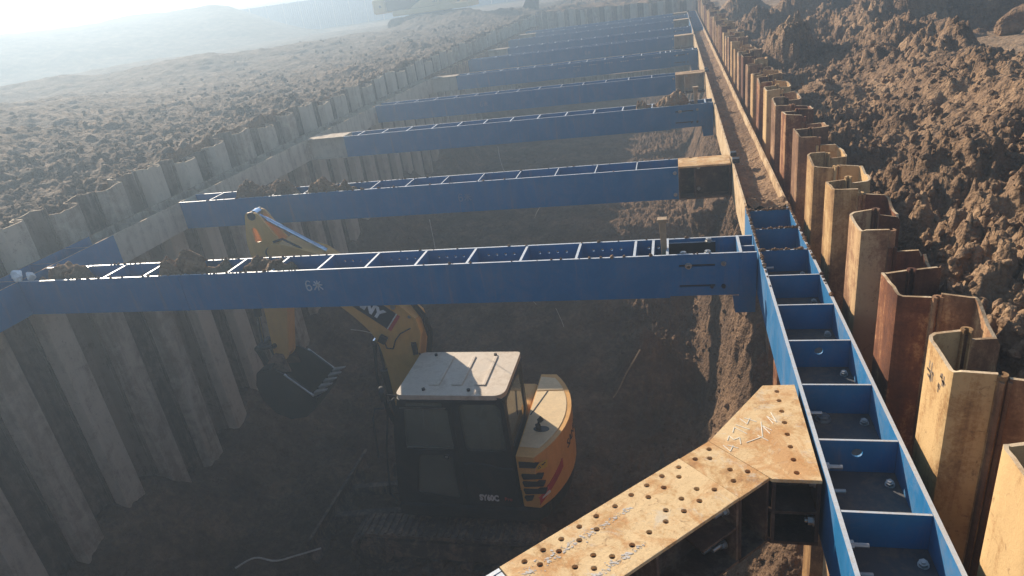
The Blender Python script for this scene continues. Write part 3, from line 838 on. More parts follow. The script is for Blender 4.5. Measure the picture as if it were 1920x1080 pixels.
def strut(i, y):
    t = thing('strut_beam', (XL, y, 0), LABS[i], 'strut', GS)
    box_end = i % 2 == 1
    xe = 0.0 if box_end else -0.12
    n0 = XL+0.004 if i % 2 == 1 else XL+0.5
    x0 = XL+0.004 if box_end else XL+0.80 if i > 0 else XL+0.004
    # flanges (near and far vertical plates)
    rows = []
    mb = MB()
    xs = np.linspace(x0, xe, 15)
    for a, b in zip(xs[:-1], xs[1:]): mb.box(a, b, y, y+0.02, -0.40, 0, 0, 1)
    mb.build('flange', [M['blue'], M['blue_edge']], t)
    if i in (0,):
        holes = []
        for k in range(7):
            xa = -3.42+0.505*k
            holes += [ngon(xa+0.11+0.085*j, -0.075, 0.013, 8) for j in range(4)]
        holes = [h for h in holes if h[0][0] < xe-0.05]
        mb = MB(); mb.prism([(x0,-0.40),(xe,-0.40),(xe,-0.001),(x0,-0.001)], y+0.38, y+0.40, 'y', holes, 0)
        mb.box(x0, xe, y+0.38, y+0.40, -0.0008, 0.0, 1, 1)
    elif i == 4:
        holes = [ngon(-3.2+0.06*j+0.20*(j//4), -0.10, 0.012, 6) for j in range(28)]
        mb = MB(); mb.box(x0, xe, y+0.38, y+0.40, -0.40, 0, 0, 1)
        mb2 = MB()
        for h in holes: mb2.tube([(h[0][0]-0.012, y-0.004, h[0][1]), (h[0][0]-0.012, y+0.001, h[0][1])], 0.014, 8)
        mb2.build('bolt_row', M['steel'], t)
    else:
        mb = MB(); mb.box(x0, xe, y+0.38, y+0.40, -0.40, 0, 0, 1)
    mb.build('flange', [M['blue'], M['blue_edge']], t)
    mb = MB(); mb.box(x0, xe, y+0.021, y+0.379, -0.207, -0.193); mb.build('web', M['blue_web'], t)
    first = None
    x = (-0.40 if not box_end else -0.52)+0.02*math.sin(i*2.3)
    xs_ = []
    while x > x0+0.15: xs_.append(x); x -= 0.505
    if not box_end: xs_ += [-0.245]
    for x in xs_:
        if first is None:
            w = 0.022 if not box_end else 0.012
            mb = MB(); mb.box(x, x+w, y+0.021, y+0.379, -0.192, -0.002, 0, 1)
            first = (mb.build('stiffener', [M['blue'], M['blue_edge']], t), x)
        else: copy_part(first[0], t, dx=x-first[1])
    # right end
    if box_end:
        ex = XR-0.012
        mt = M['brace_rust'] if i < 3 else M['mud_steel']
        dk = M['brace_shade']
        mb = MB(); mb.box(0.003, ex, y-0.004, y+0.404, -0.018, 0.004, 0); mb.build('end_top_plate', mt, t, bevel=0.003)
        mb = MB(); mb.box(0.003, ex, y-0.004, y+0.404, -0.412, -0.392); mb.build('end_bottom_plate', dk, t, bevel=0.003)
        mb = MB(); mb.box(0.004, ex-0.002, y+0.19, y+0.21, -0.391, -0.019)
        for xa in (0.003, 0.185, ex-0.021): mb.box(xa, xa+0.02, y-0.002, y+0.189, -0.3915, -0.0185)
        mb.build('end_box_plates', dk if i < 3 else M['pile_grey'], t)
        for zz in (-0.07, -0.34):
            for xa in (-0.055, 0.24):
                hexbolt_mb((xa if xa > 0 else -0.04, y-0.001 if xa < 0 else y+0.188, zz), (0,-1,0), 0.012, 0.03).build('bolt', M['steel'], t)
        mb = MB(); mb.box(XR+0.002, XR+0.085, y-0.02, y+0.07, 0.002, 0.055); mb.build('clamp', M['charcoal'], t, bevel=0.006)
        mb = MB(); mb.box(XR+0.004, XR+0.075, y+0.30, y+0.385, 0.002, 0.05); mb.build('clamp', M['charcoal'], t, bevel=0.006)
    else:
        ex = XR-0.012
        # sliding jack: two cheek plates with slots, inner bars, end plate and a haunch
        for yy, nm in ((y+0.004, 0), (y+0.376, 1)):
            sl = [rrect(-0.02, 0.28, -0.115, -0.093, 0.010, 3), rrect(-0.02, 0.28, -0.305, -0.283, 0.010, 3)]
            mb = MB(); mb.prism([(-0.10,-0.385),(0.47,-0.385),(0.47,-0.002),(-0.10,-0.002)], yy, yy+0.018, 'y', sl)
            mb.box(-0.10, 0.47, yy, yy+0.018, -0.0018, 0.0, 1, 1)
            mb.build('jack_plate', [M['blue'], M['blue_edge']], t)
        mb = MB(); mb.box(-0.098, 0.30, y+0.03, y+0.05, -0.36, -0.03, 0, 1); mb.build('slide_bar', [M['black'], M['blue_edge']], t)
        mb = MB(); mb.box(-0.098, 0.30, y+0.348, y+0.37, -0.36, -0.03, 0, 1); mb.build('slide_bar', [M['black'], M['blue_edge']], t)
        for bx in ((-0.122, -0.10, y+0.001, y+0.399, -0.40, 0.001), (0.471, 0.495, y+0.001, y+0.399, -0.40, 0.001), (0.496, ex, y+0.001, y+0.02, -0.40, -0.001), (0.496, ex, y+0.38, y+0.399, -0.40, -0.001), (0.496, ex, y+0.19, y+0.205, -0.38, -0.02)):
            mb = MB(); mb.box(*bx, 0, 1); mb.build('end_plate', [M['blue'], M['blue_edge']], t)
        mb = MB(); mb.prism([(0.42,-0.402),(0.605,-0.402),(0.605,-0.56),(0.44,-0.56)], y+0.01, y+0.025, 'y'); mb.build('haunch', M['blue'], t)
        mb = MB(); mb.prism([(0.42,-0.402),(0.605,-0.402),(0.605,-0.56),(0.44,-0.56)], y+0.36, y+0.375, 'y'); mb.build('haunch', M['blue'], t)
        for (bx, bz, r) in ((0.06,-0.104,0.015),(0.345,-0.092,0.011),(0.345,-0.30,0.010),(0.25,-0.30,0.008)):
            hexbolt_mb((bx, y+0.003, bz), (0,-1,0), r, 0.022).build('bolt', M['steel'] if bz > -0.2 else M['charcoal'], t)
        for bx, by in ((0.22, y+0.06), (0.02, y+0.05), (0.24, y+0.34)):
            hexbolt_mb((bx, by, -0.02), (0,0,1), 0.017, 0.03).build('bolt', M['steel'], t)
        if i > 0:   # rusty box at the left end
            for bx in ((XL+0.012, x0-0.003, y-0.003, y+0.403, -0.018, 0.003), (XL+0.012, x0-0.003, y-0.003, y+0.403, -0.41, -0.39), (XL+0.012, x0-0.003, y+0.05, y+0.07, -0.389, -0.019), (XL+0.012, XL+0.03, y, y+0.049, -0.389, -0.019)):
                mb = MB(); mb.box(*bx); mb.build('end_plate', M['pile_grey'], t)
    if i == 0: glyph_six_mi(t, -3.545, y-0.0025, -0.165, 0.105, M['stencil'])
    if i == 1: glyph_six_mi(t, -2.78, y-0.0025, -0.20, 0.10, M['faint_blue'])
    if i in (3, 4, 5): glyph_six_mi(t, {3:-4.4, 4:-2.75, 5:-2.9}[i], y-0.0025, -0.20, 0.11, M['faint_blue'])
    if i == 0:     # weld seam between two lengths
        mb = MB(); mb.box(-5.02, -4.99, y-0.006, y+0.0, -0.40, -0.001); mb.build('joint_plate', M['blue'], t)
    return t
STRUTS = [strut(i, y) for i, y in enumerate(YS)]

# wooden stake standing in the jack of the nearest strut, and the one on the third strut
def stake(x, y, z0, z1, lean, label, w=0.026):
    mb = MB()
    for (za, zb, wa, wb) in ((z0, z1-0.03, w*0.8, w*1.1), (z1-0.03, z1, w*1.5, w*1.55)):
        a = [(x-wa+lean*(za-z0), y-wa, za), (x+wa+lean*(za-z0), y-wa, za), (x+wa+lean*(za-z0), y+wa, za), (x-wa+lean*(za-z0), y+wa, za)]
        b = [(x-wb+lean*(zb-z0), y-wb, zb), (x+wb+lean*(zb-z0), y-wb, zb), (x+wb+lean*(zb-z0), y+wb, zb), (x-wb+lean*(zb-z0), y+wb, zb)]
        mb.add(a+b, [(0,3,2,1),(4,5,6,7),(0,1,5,4),(1,2,6,5),(2,3,7,6),(3,0,4,7)])
    return tag(mb.build('stake', M['wood'], bevel=0.004), label, 'stake')
stake(-0.135, 5.62, -0.19, 0.28, -0.02, 'flat-headed wooden stake standing upright in the nearest strut')
stake(0.33, 12.3, -0.19, 0.26, 0.0, 'short grey wooden stake standing on the soil-heaped third strut', 0.03)

# soil lying on the struts
def heap(x0, x1, y0, y1, h, seed, label, peak=None):
    xs = np.linspace(x0, x1, max(20, int((x1-x0)/0.012))); ys = np.linspace(y0, y1, 34)
    def fn(x, y):
        e = sstep(0, 0.10, x-x0)*sstep(0, 0.10, x1-x)*sstep(-0.005, 0.05, y-y0)*sstep(-0.005, 0.05, y1-y)
        z = -0.192+e*(h*(0.55+1.1*fbm(x*3.3, y*3.3, seed, 4)))+e*(clods(x, y, 0.12, 0.6, seed)*0.9+clods(x, y, 0.05, 0.7, seed+5)*0.9)
        return np.maximum(z, -0.192)
    V, F, mi = grid(xs, ys, fn)
    tag(np_object('soil_heap', V, F, M['soil']), label, 'soil heap')
y = YS[0]
heap(-5.55, -4.55, y+0.022, y+0.378, 0.30, 3, 'loose dry soil filling the nearest strut around the big clod')
heap(-4.50, -3.78, y+0.022, y+0.378, 0.24, 13, 'loose dry soil in the nearest strut just left of the digger arm')
heap(-6.95, -6.35, y+0.022, y+0.378, 0.30, 23, 'loose dry soil at the left end of the nearest strut')
heap(-6.2, -4.3, YS[1]+0.022, YS[1]+0.378, 0.30, 33, 'dry soil strewn over the left half of the second strut')
heap(-0.75, 0.30, YS[2]+0.022, YS[2]+0.370, 0.42, 43, 'dry soil heaped along the right end of the third strut')
big_clod('soil_clod', (-4.93, y+0.20, 0.02), (.165,.15,.21), 77, M['soil'], 'large pointed soil clod sitting on the nearest strut')
big_clod('soil_clod', (-6.62, y+0.16, 0.03), (.085,.085,.08), 78, M['soil'], 'round dark soil clod on the left end of the nearest strut')
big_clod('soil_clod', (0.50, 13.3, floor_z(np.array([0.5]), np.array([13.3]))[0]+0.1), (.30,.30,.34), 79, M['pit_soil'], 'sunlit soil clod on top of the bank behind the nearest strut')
pts = []
for i in range(260):
    k = int(RNG.random()*2); yy = YS[k]+(0.01 if RNG.random() < 0.5 else 0.39)
    x = RNG.uniform(-6.6, -3.4) if RNG.random() < 0.8 else RNG.uniform(-3.4, 0.5); s = 0.006+0.016*RNG.random()**2
    pts.append((x, yy, s*0.3, s))
scatter('dirt_crumbs', pts, M['soil'], 'small dry soil crumbs lying along the top edges of the struts', 'soil crumbs')
# crumpled white plastic at the frame edge
for j, (px, py, pz, s) in enumerate(((-7.07, 5.50, 0.055, .075), (-6.93, 5.53, 0.04, .055))):
    Q = lump(60+j, CV3)*np.array((s, s*0.8, s*1.1)); o = np_object('plastic_bag', Q, CF3, M['plastic'], False); o.location = (px, py, pz)
    tag(o, ('bigger crumpled white plastic bag lying where the nearest strut meets the left waler', 'smaller crumpled white plastic bag lying on the left end of the nearest strut')[j], 'bag')

# ------------------------------------------------------------------ rusty corner brace
BR = thing('corner_brace', (0.2, 2.6, 0), 'perforated rusty tan diagonal brace bolted to the blue waler, nearest the camera', 'brace')
hr = 0.0138
node = [(0.43,3.47),(0.602,3.48),(0.602,2.675),(0.385,2.675),(0.377,2.683),(0.112,2.948)]
nh = [(0.5,3.41),(0.5,3.32),(0.5,3.22),(0.5,3.12),(0.5,3.02),(0.5,2.92),(0.5,2.82),(0.5,2.725)]
mb = MB(); mb.prism(node, -0.020, 0.0, 'z', [ngon(a, b, hr, 14) for a, b in nh], 0); mb.build('top_plate', M['brace_rust'], BR, bevel=0.002)
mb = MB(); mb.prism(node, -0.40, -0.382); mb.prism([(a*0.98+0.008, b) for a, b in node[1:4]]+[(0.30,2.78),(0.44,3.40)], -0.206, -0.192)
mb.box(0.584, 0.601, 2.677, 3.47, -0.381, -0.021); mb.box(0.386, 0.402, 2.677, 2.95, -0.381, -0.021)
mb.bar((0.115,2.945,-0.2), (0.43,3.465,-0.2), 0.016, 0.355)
mb.build('node_plates', M['brace_shade'], BR)
def diag(s, w): return (0.7071*(-s)-0.7071*w, 0.7071*(-s)+0.7071*w)   # along (-1,-1), across (-1,+1)
C0 = Vector((0.2445, 2.8155))                                          # middle of the first seam
def dpt(s, w):
    a, b = diag(s, w); return (C0.x+a, C0.y+b)
HW = 0.187
allh = [(0.11,2.88),(0.04,2.8),(0.11,2.81),(0.2,2.73),(0.28,2.72),(0.21,2.65),(-0.04,2.73),(-0.12,2.66),(-0.04,2.66),(-0.19,2.59),(-0.11,2.58),(-0.26,2.52),(-0.18,2.51),(-0.33,2.44),(-0.41,2.37),(-0.48,2.3),(-0.55,2.22),(-0.62,2.15),(-0.69,2.08),(0.04,2.58),(0.12,2.58),(-0.03,2.51),(0.05,2.5),(-0.1,2.43),(-0.02,2.43),(-0.1,2.36),(-0.17,2.29),(-0.24,2.21),(-0.4,2.14),(-0.32,2.14),(-0.47,2.07),(-0.39,2.07),(-0.40,2.29),(-0.47,2.22),(-0.55,2.15),(-0.62,2.07)]
def sof(p):
    v = Vector(p)-C0; return -(v.x+v.y)*0.7071
for nm, s0, s1, dz in (('splice_plate', 0.004, 0.210, 0.002), ('cover_plate', 0.214, 1.28, 0.006)):
    poly = [dpt(s0, HW), dpt(s0, -HW), dpt(s1, -HW), dpt(s1, HW)]
    hs = [ngon(a, b, hr, 14) for a, b in allh if s0+0.024 < sof((a, b)) < s1-0.024]
    mb = MB(); mb.prism(poly, -0.018+dz, dz, 'z', hs); mb.build(nm, M['brace_rust'], BR, bevel=0.002)
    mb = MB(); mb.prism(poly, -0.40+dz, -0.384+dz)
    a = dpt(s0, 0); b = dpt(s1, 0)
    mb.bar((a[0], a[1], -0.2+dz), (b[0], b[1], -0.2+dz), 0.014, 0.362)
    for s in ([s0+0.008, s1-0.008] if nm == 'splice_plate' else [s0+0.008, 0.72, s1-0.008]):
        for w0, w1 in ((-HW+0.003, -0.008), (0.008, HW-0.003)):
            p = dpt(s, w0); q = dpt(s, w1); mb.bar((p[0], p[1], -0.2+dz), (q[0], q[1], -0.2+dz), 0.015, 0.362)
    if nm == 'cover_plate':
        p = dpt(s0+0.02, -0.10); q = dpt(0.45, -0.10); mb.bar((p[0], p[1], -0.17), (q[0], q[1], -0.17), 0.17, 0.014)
    mb.build(nm.replace('plate', 'web'), M['brace_shade'], BR)
# blue ladder length carrying on towards the camera's left
for w in (-HW+0.01, HW-0.01):
    p = dpt(1.285, w); q = dpt(3.6, w)
    mb = MB(); mb.bar((p[0], p[1], -0.2), (q[0], q[1], -0.2), 0.02, 0.40); mb.bar((p[0], p[1], 0.0012), (q[0], q[1], 0.0012), 0.02, 0.002, 1)
    mb.build('flange', [M['blue'], M['blue_edge']], BR)
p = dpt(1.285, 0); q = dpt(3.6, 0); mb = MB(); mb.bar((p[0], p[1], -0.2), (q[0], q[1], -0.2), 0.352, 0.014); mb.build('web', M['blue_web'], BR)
first = None
for s in (1.30, 1.75, 2.2, 2.65, 3.1):
    p = dpt(s, -0.165); q = dpt(s, 0.165)
    mb = MB(); mb.bar((p[0], p[1], -0.096), (q[0], q[1], -0.096), 0.014, 0.185); mb.bar((p[0], p[1], -0.0015), (q[0], q[1], -0.0015), 0.03 if s < 1.4 else 0.014, 0.003, 1)
    mb.build('stiffener', [M['blue'], M['blue_edge']], BR)
# bolts seen in the open sides
for s, w, z in ((0.245, -0.13, -0.085), (0.245, -0.12, -0.30), (0.245, -0.06, -0.36)):
    a, b = dpt(s, w); d = Vector((diag(1, 0)[0], diag(1, 0)[1], 0)); hexbolt_mb((a, b, z), d, 0.014, 0.075).build('bolt', M['steel'], BR)
for a, b, z, d in ((0.49, 2.84, -0.30, (0,-1,0)), (0.49, 2.84, -0.245, (0,-1,0)), (0.583, 2.72, -0.28, (-1,0,0)), (0.583, 2.74, -0.06, (-1,0,0))):
    hexbolt_mb((a, b, z), d, 0.016, 0.04).build('bolt', M['steel'], BR)
mb = MB(); mb.box(0.403, 0.583, 2.86, 2.875, -0.381, -0.207); mb.box(0.403, 0.583, 2.86, 2.875, -0.191, -0.021); mb.build('inner_plate', M['brace_shade'], BR)
# dribbled pale grout and chalk writing on the plates
for s0, s1, w in ((0.62, 1.24, 0.085), (0.72, 1.27, -0.115)):
    mb = MB()
    for k in range(240):
        s = s0+(s1-s0)*RNG.random()**0.8; f = (s-s0)/(s1-s0); a, b = dpt(s, w+0.010*RNG.normal()*(0.5+1.3*f))
        if min((a-h_[0])**2+(b-h_[1])**2 for h_ in allh) < 0.022**2: continue
        r = 0.0015+0.0065*RNG.random()**2; an = RNG.random()*6; k_ = 6; e = 0.5+0.5*RNG.random()
        ring = [(a+r*(0.7+0.5*RNG.random())*math.cos(an+2*math.pi*j/k_)*(1.5 if j % 3 == 0 else 1), b+r*e*(0.7+0.5*RNG.random())*math.sin(an+2*math.pi*j/k_)) for j in range(k_)]
        mb.prism(ring, 0.0055, 0.0068+0.0012*RNG.random())
    mb.build('grout_smear', M['grout'], BR)['kind'] = 'stuff'
mb = MB()
# chalk strokes written along the node plate (figures 4 3 7 1 4 and a flourish)
ax = Vector((0.33, 0.75, 0)).normalized(); ay = Vector((-ax.y, ax.x, 0))
org = Vector((0.235, 2.86, 0.0012))
def chalk(pts):
    for p, q in zip(pts[:-1], pts[1:]):
        P = org+ax*p[0]+ay*p[1]; Q = org+ax*q[0]+ay*q[1]; mb.bar(P, Q, 0.0036, 0.0016)
h = 0.075
for x0, gl in ((0.0, [[(0.03,h),(0,h*.35),(0.05,h*.4)],[(0.04,h*.7),(0.04,0)]]),
               (0.075, [[(0,h*.9),(0.04,h),(0.02,h*.55),(0.05,h*.3),(0,0)]]),
               (0.15, [[(0,h*.9),(0.045,h),(0.02,0)]]),
               (0.21, [[(0.01,h),(0.0,0)]]),
               (0.25, [[(0.03,h),(0,h*.35),(0.055,h*.42)],[(0.045,h*.75),(0.04,-.01)]])):
    for s in gl: chalk([(x0+a, b) for a, b in s])
for s in ([(0.10,-.02),(0.18,-.075),(0.30,-.03)], [(0.16,-.11),(0.18,-.05)], [(0.22,-.10),(0.27,-.045),(0.25,-.10)], [(0.31,-.09),(0.36,-.04),(0.33,-.10),(0.40,-.05)]): chalk(s)
mb.build('chalk_writing', M['chalk'], BR)

# ------------------------------------------------------------------ hanging wires, a branch, hose on the floor
def wire(pts, r, label, mat='wire', cat='wire', name='wire'):
    # smooth the polyline
    P = [Vector(p) for p in pts]; out = []
    for i in range(len(P)-1):
        a = P[max(i-1,0)]; b = P[i]; c = P[i+1]; d = P[min(i+2,len(P)-1)]
        for k in range(6):
            t = k/6
            out.append(0.5*((2*b)+(-a+c)*t+(2*a-5*b+4*c-d)*t*t+(-a+3*b-3*c+d)*t**3))
    out.append(P[-1]); mb = MB(); mb.tube(out, r, 6)
    return tag(mb.build(name, M[mat], smooth=True), label, cat)
def fz(x, y): return float(floor_z(np.array([x]), np.array([y]))[0])
# ------------------------------------------------------------------ the small excavator working in the trench
FZ = -4.85
EX = thing('excavator', (-3.1, 7.3, FZ), 'yellow compact excavator with a cream cab roof digging on the trench floor', 'excavator')
GRP = None
# --- undercarriage: tracks run along X, machine faces -X
def track(y0, y1):
    xa, xb = -4.15, -2.05; r = 0.34; zc = FZ+r
    path = []
    for k in range(13): a = R(90+15*k); path.append((xa+r*math.cos(a), zc+r*math.sin(a)))
    for k in range(13): a = R(-90+15*k); path.append((xb+r*math.cos(a), zc+r*math.sin(a)))
    inner = [(xa+(p[0]-xa)*0.86 if p[0] < xa else (xb+(p[0]-xb)*0.86 if p[0] > xb else p[0]), zc+(p[1]-zc)*0.86) for p in path]
    tr = MB(); tr.prism(path, y0, y1, 'y', [inner])
    # grouser bars
    L = []
    n = 64; per = 2*(xb-xa)+2*math.pi*r
    for k in range(n):
        s = per*k/n
        if s < xb-xa: p = (xb-s, zc+r); d = (0,1)
        elif s < xb-xa+math.pi*r: a = R(90)+(s-(xb-xa))/r; p = (xa+r*math.cos(a), zc+r*math.sin(a)); d = (math.cos(a), math.sin(a))
        elif s < 2*(xb-xa)+math.pi*r: p = (xa+s-(xb-xa)-math.pi*r, zc-r); d = (0,-1)
        else: a = R(-90)+(s-2*(xb-xa)-math.pi*r)/r; p = (xb+r*math.cos(a), zc+r*math.sin(a)); d = (math.cos(a), math.sin(a))
        t = (-d[1], d[0])
        tr.obox((p[0]+d[0]*0.008, (y0+y1)/2, p[1]+d[1]*0.008), (t[0]*0.018, 0, t[1]*0.018), (0, (y1-y0)/2-0.01, 0), (d[0]*0.014, 0, d[1]*0.014))
    o = tr.build('track', M['track'], EX)
    for nm, x, rr in (('idler_wheel', xa, 0.24), ('sprocket', xb, 0.25)):
        mb = MB(); mb.tube([(x, y0+0.03, zc), (x, y1-0.03, zc)], rr, 20); mb.tube([(x, y0+0.005, zc), (x, y0+0.03, zc)], rr*0.5, 14); mb.build(nm, M['track'], o)
    for k in range(4):
        x = xa+0.42+k*0.42; mb = MB(); mb.tube([(x, y0+0.04, FZ+0.13), (x, y1-0.04, FZ+0.13)], 0.085, 14); mb.build('roller', M['track'], o)
    mb = MB(); mb.box(xa+0.1, xb-0.1, y0+0.06, y1-0.06, zc-0.12, zc+0.16); mb.build('track_frame', M['track'], o, bevel=0.02)
track(6.22, 6.62); track(7.80, 8.20)
mb = MB(); mb.box(-3.75, -2.45, 6.62, 7.80, FZ+0.35, FZ+0.72); mb.tube([(-3.1, 7.25, FZ+0.72), (-3.1, 7.25, FZ+0.90)], 0.52, 28); mb.build('undercarriage', M['track'], EX, bevel=0.02)
# dozer blade: curved plate
mb = MB(); prof = []
for k in range(9):
    a = k/8; prof.append((-5.16-0.09*math.sin(math.pi*a), FZ+0.02+0.44*a))
back = [(p[0]+0.05, p[1]) for p in reversed(prof)]
mb.prism(prof+back, 6.25, 8.25, 'y')
bl = mb.build('dozer_blade', M['track'], EX)
mb = MB()
for yy in (6.95, 7.55): mb.bar((-5.10, yy, FZ+0.20), (-3.7, yy, FZ+0.42), 0.11, 0.16)
mb.build('blade_arm', M['track'], EX, bevel=0.01)
# --- upper structure
mb = MB(); mb.prism(roundpoly([(-3.72,6.40),(-2.0,6.40),(-1.72,6.50),(-1.66,8.18),(-3.45,8.22),(-3.80,7.75)], 0.10), -3.97, -3.80); mb.build('platform', M['black'], EX, bevel=0.02)
arc = []
for k in range(15):
    a = R(-37+74*k/14); arc.append((-3.1+1.625*math.cos(a), 7.36+1.56*math.sin(a)))
def shell(poly, z0, z1, name, mat, bev=0.05, shrink_top=0.0, parent=EX, seg=3):
    mb = MB(); mb.prism(poly, z0, z1); return mb.build(name, mat, parent, bevel=bev, seg=seg)
hood = [(-2.03,6.44)]+[(-1.86,6.425)]+arc+[(-2.03,8.30)]
hd = shell(hood, -3.50, -2.97, 'engine_hood', M['yellow'], 0.045)
lowarc = [(-2.03,6.44),(-1.86,6.43)]+[(p[0]-0.004, p[1]) for p in arc]+[(-2.03,8.30)]
cw = shell(lowarc, -3.78, -3.503, 'counterweight', M['yellow'], 0.03)
blk = [(-2.6,6.47),(-1.88,6.47)]+[(p[0]-0.05, 7.36+(p[1]-7.36)*0.97) for p in arc]+[(-2.6,8.24)]
shell(blk, -4.02, -3.783, 'counterweight_skirt', M['black'], 0.05)
# pale flat lid of the hood with the panel gaps
lid = [(-2.015,6.62)]+[(-3.1+1.56*math.cos(R(a)), 7.36+1.48*math.sin(R(a))) for a in np.linspace(-31, 20, 10)]+[(-2.015,7.84)]
mb = MB(); mb.prism(lid, -2.969, -2.962); mb.build('hood_lid', M['lid'], EX)
lid2 = [(-2.015,7.86)]+[(-3.1+1.56*math.cos(R(a)), 7.36+1.48*math.sin(R(a))) for a in np.linspace(21, 34, 5)]+[(-2.015,8.22)]
mb = MB(); mb.prism(lid2, -2.969, -2.960); mb.build('hood_rear_lid', M['lid'], EX)
mb = MB(); mb.bar((-2.00,7.28,-2.9595), (-1.86,7.845,-2.9595), 0.016, 0.004); mb.build('panel_gap', M['charcoal'], EX)
# right-hand tank side, hidden behind the cab
shell([(-3.35,7.62),(-2.05,7.62),(-2.05,8.20),(-3.35,8.20)], -3.78, -3.05, 'tank_cover', M['yellow'], 0.06)
# exhaust pipe in its oval collar
mb = MB(); mb.prism([(-1.80+0.105*math.cos(t), 6.98+0.062*math.sin(t)) for t in np.linspace(0, 2*math.pi, 22)[:-1]], -2.963, -2.957); exh = mb.build('exhaust_collar', M['charcoal'], EX)
mb = MB(); mb.tube([(-1.84,6.985,-2.98),(-1.84,6.985,-2.90),(-1.82,7.0,-2.85),(-1.78,7.02,-2.82)], 0.035, 12); mb.build('exhaust_pipe', M['black'], exh)
# side vents
mb = MB(); mb.prism([(-2.0,-3.045),(-1.74,-3.045),(-1.80,-3.13),(-2.0,-3.13)], 6.416, 6.43, 'y'); mb.build('vent', M['charcoal'], EX)
for k in range(4):
    z = -3.235-0.115*k; xe = -1.70+0.01*k if k < 3 else -1.86
    p = roundpoly([(-1.99,z),(xe,z+0.02),(xe-0.035,z-0.055),(-1.97,z-0.075)], 0.012)
    mb = MB(); mb.prism(p, 6.412, 6.45, 'y'); mb.build('vent', M['charcoal'], EX)
mb = MB(); mb.prism([(-1.78,-3.09),(-1.655,-3.06),(-1.665,-3.16),(-1.79,-3.185)], 6.436, 6.45, 'y')
mb.v = [(x, 6.425+(x+1.79)*0.55+(0.0 if yy < 6.44 else 0.01), z) for x, yy, z in mb.v]
wn = mb.build('warning_sticker', M['warn'], EX)
mb = MB(); mb.prism([(-1.775,-3.155),(-1.735,-3.145),(-1.752,-3.105)], 6.43, 6.44, 'y', [[(-1.768,-3.150),(-1.742,-3.143),(-1.753,-3.116)]])
mb.v = [(x, 6.420+(x+1.79)*0.55+(0.0 if yy < 6.435 else 0.004), z) for x, yy, z in mb.v]
for q in ((-1.715,-3.105),(-1.70,-3.10),(-1.685,-3.085)):
    mb.obox((q[0], 6.420+(q[0]+1.79)*0.55, q[1]), (0.008,0.0044,0.002), (0,0.002,0), (0,0,0.008))
mb.build('warning_symbol', M['charcoal'], wn)
# tail lamp on the near corner
tl = [(-3.1+1.632*math.cos(R(a)), 7.36+1.565*math.sin(R(a))) for a in np.linspace(-37, -18, 7)]
mb = MB(); vs = []
for i, p in enumerate(tl):
    f = i/6; vs += [(p[0], p[1]-0.004, -3.70+0.24*f), (p[0], p[1]-0.004, -3.60+0.27*f)]
mb.add(vs, [(2*i, 2*i+2, 2*i+3, 2*i+1) for i in range(6)])
vs2 = [(x-0.02, y+0.012, z) for x, y, z in vs]; mb.add(vs+vs2, [(1,3,17,15),(3,5,19,17),(5,7,21,19),(7,9,23,21),(9,11,25,23),(11,13,27,25),(0,14,16,2),(2,16,18,4),(4,18,20,6),(6,20,22,8),(8,22,24,10),(10,24,26,12)])
mb.build('tail_lamp', M['red'], EX)
mb = MB(); a0 = Vector((-3.1+1.628*math.cos(R(-33)), 7.36+1.562*math.sin(R(-33)), 0))
for k in range(2): mb.obox((a0.x+0.004, a0.y-0.008, -3.605-0.0*k), (0.05,0.045,0.02), (0.008,-0.008,0), (0,0,0.012))
mb.build('lamp_lens', M['white'], EX)
# name on the counterweight (wraps round the arc), outlined letters
me_l = text_mesh('SANY', 0.17, 0.006)
org = Vector((-3.1, 7.3, FZ)); Rr = 1.63
for v in me_l.vertices:
    u = v.co.x*1.15; a = R(-3)+u/Rr
    v.co = Vector((-3.1+(Rr+v.co.z)*math.cos(a), 7.36+(Rr*0.96+v.co.z)*math.sin(a), -3.25+v.co.y+u*0.06))-org
me_l.materials.clear(); me_l.materials.append(M['charcoal'])
o = bpy.data.objects.new('lettering', me_l); COL.objects.link(o); o.parent = EX

# --- cab
CX0, CX1, CY0, CY1, CZ0, CZ1 = -3.42, -2.07, 6.455, 7.46, -3.80, -2.13
def side_poly(inset=0.0):
    return roundpoly([(-3.74,CZ0),(CX1,CZ0),(CX1-0.01,CZ1),(-3.40,CZ1),(-3.56,-2.55)], [0.03,0.03,0.12,0.12,0.25], 5)
qwin = rrect(-2.66, -2.13, -2.93, -2.22, 0.09)
dwin = roundpoly([(-3.46,-2.92),(-2.80,-2.92),(-2.80,-2.30),(-3.37,-2.30)], 0.05)
twin = roundpoly([(-3.34,-2.275),(-2.86,-2.275),(-2.86,-2.19),(-3.30,-2.19)], 0.02)
lwin = roundpoly([(-3.44,-3.62),(-2.86,-3.70),(-2.86,-3.00),(-3.30,-3.00)], 0.06)
cab = None
mb = MB(); mb.prism(side_poly(), CY0, CY0+0.04, 'y', [qwin, dwin, lwin, twin])
cab = mb.build('cab', M['black'], EX)
mb = MB(); mb.prism(side_poly(), CY1-0.04, CY1, 'y', [qwin, roundpoly([(-3.46,-3.4),(-2.80,-3.4),(-2.80,-2.30),(-3.37,-2.30)], 0.05)]); mb.build('cab_side', M['black'], cab)
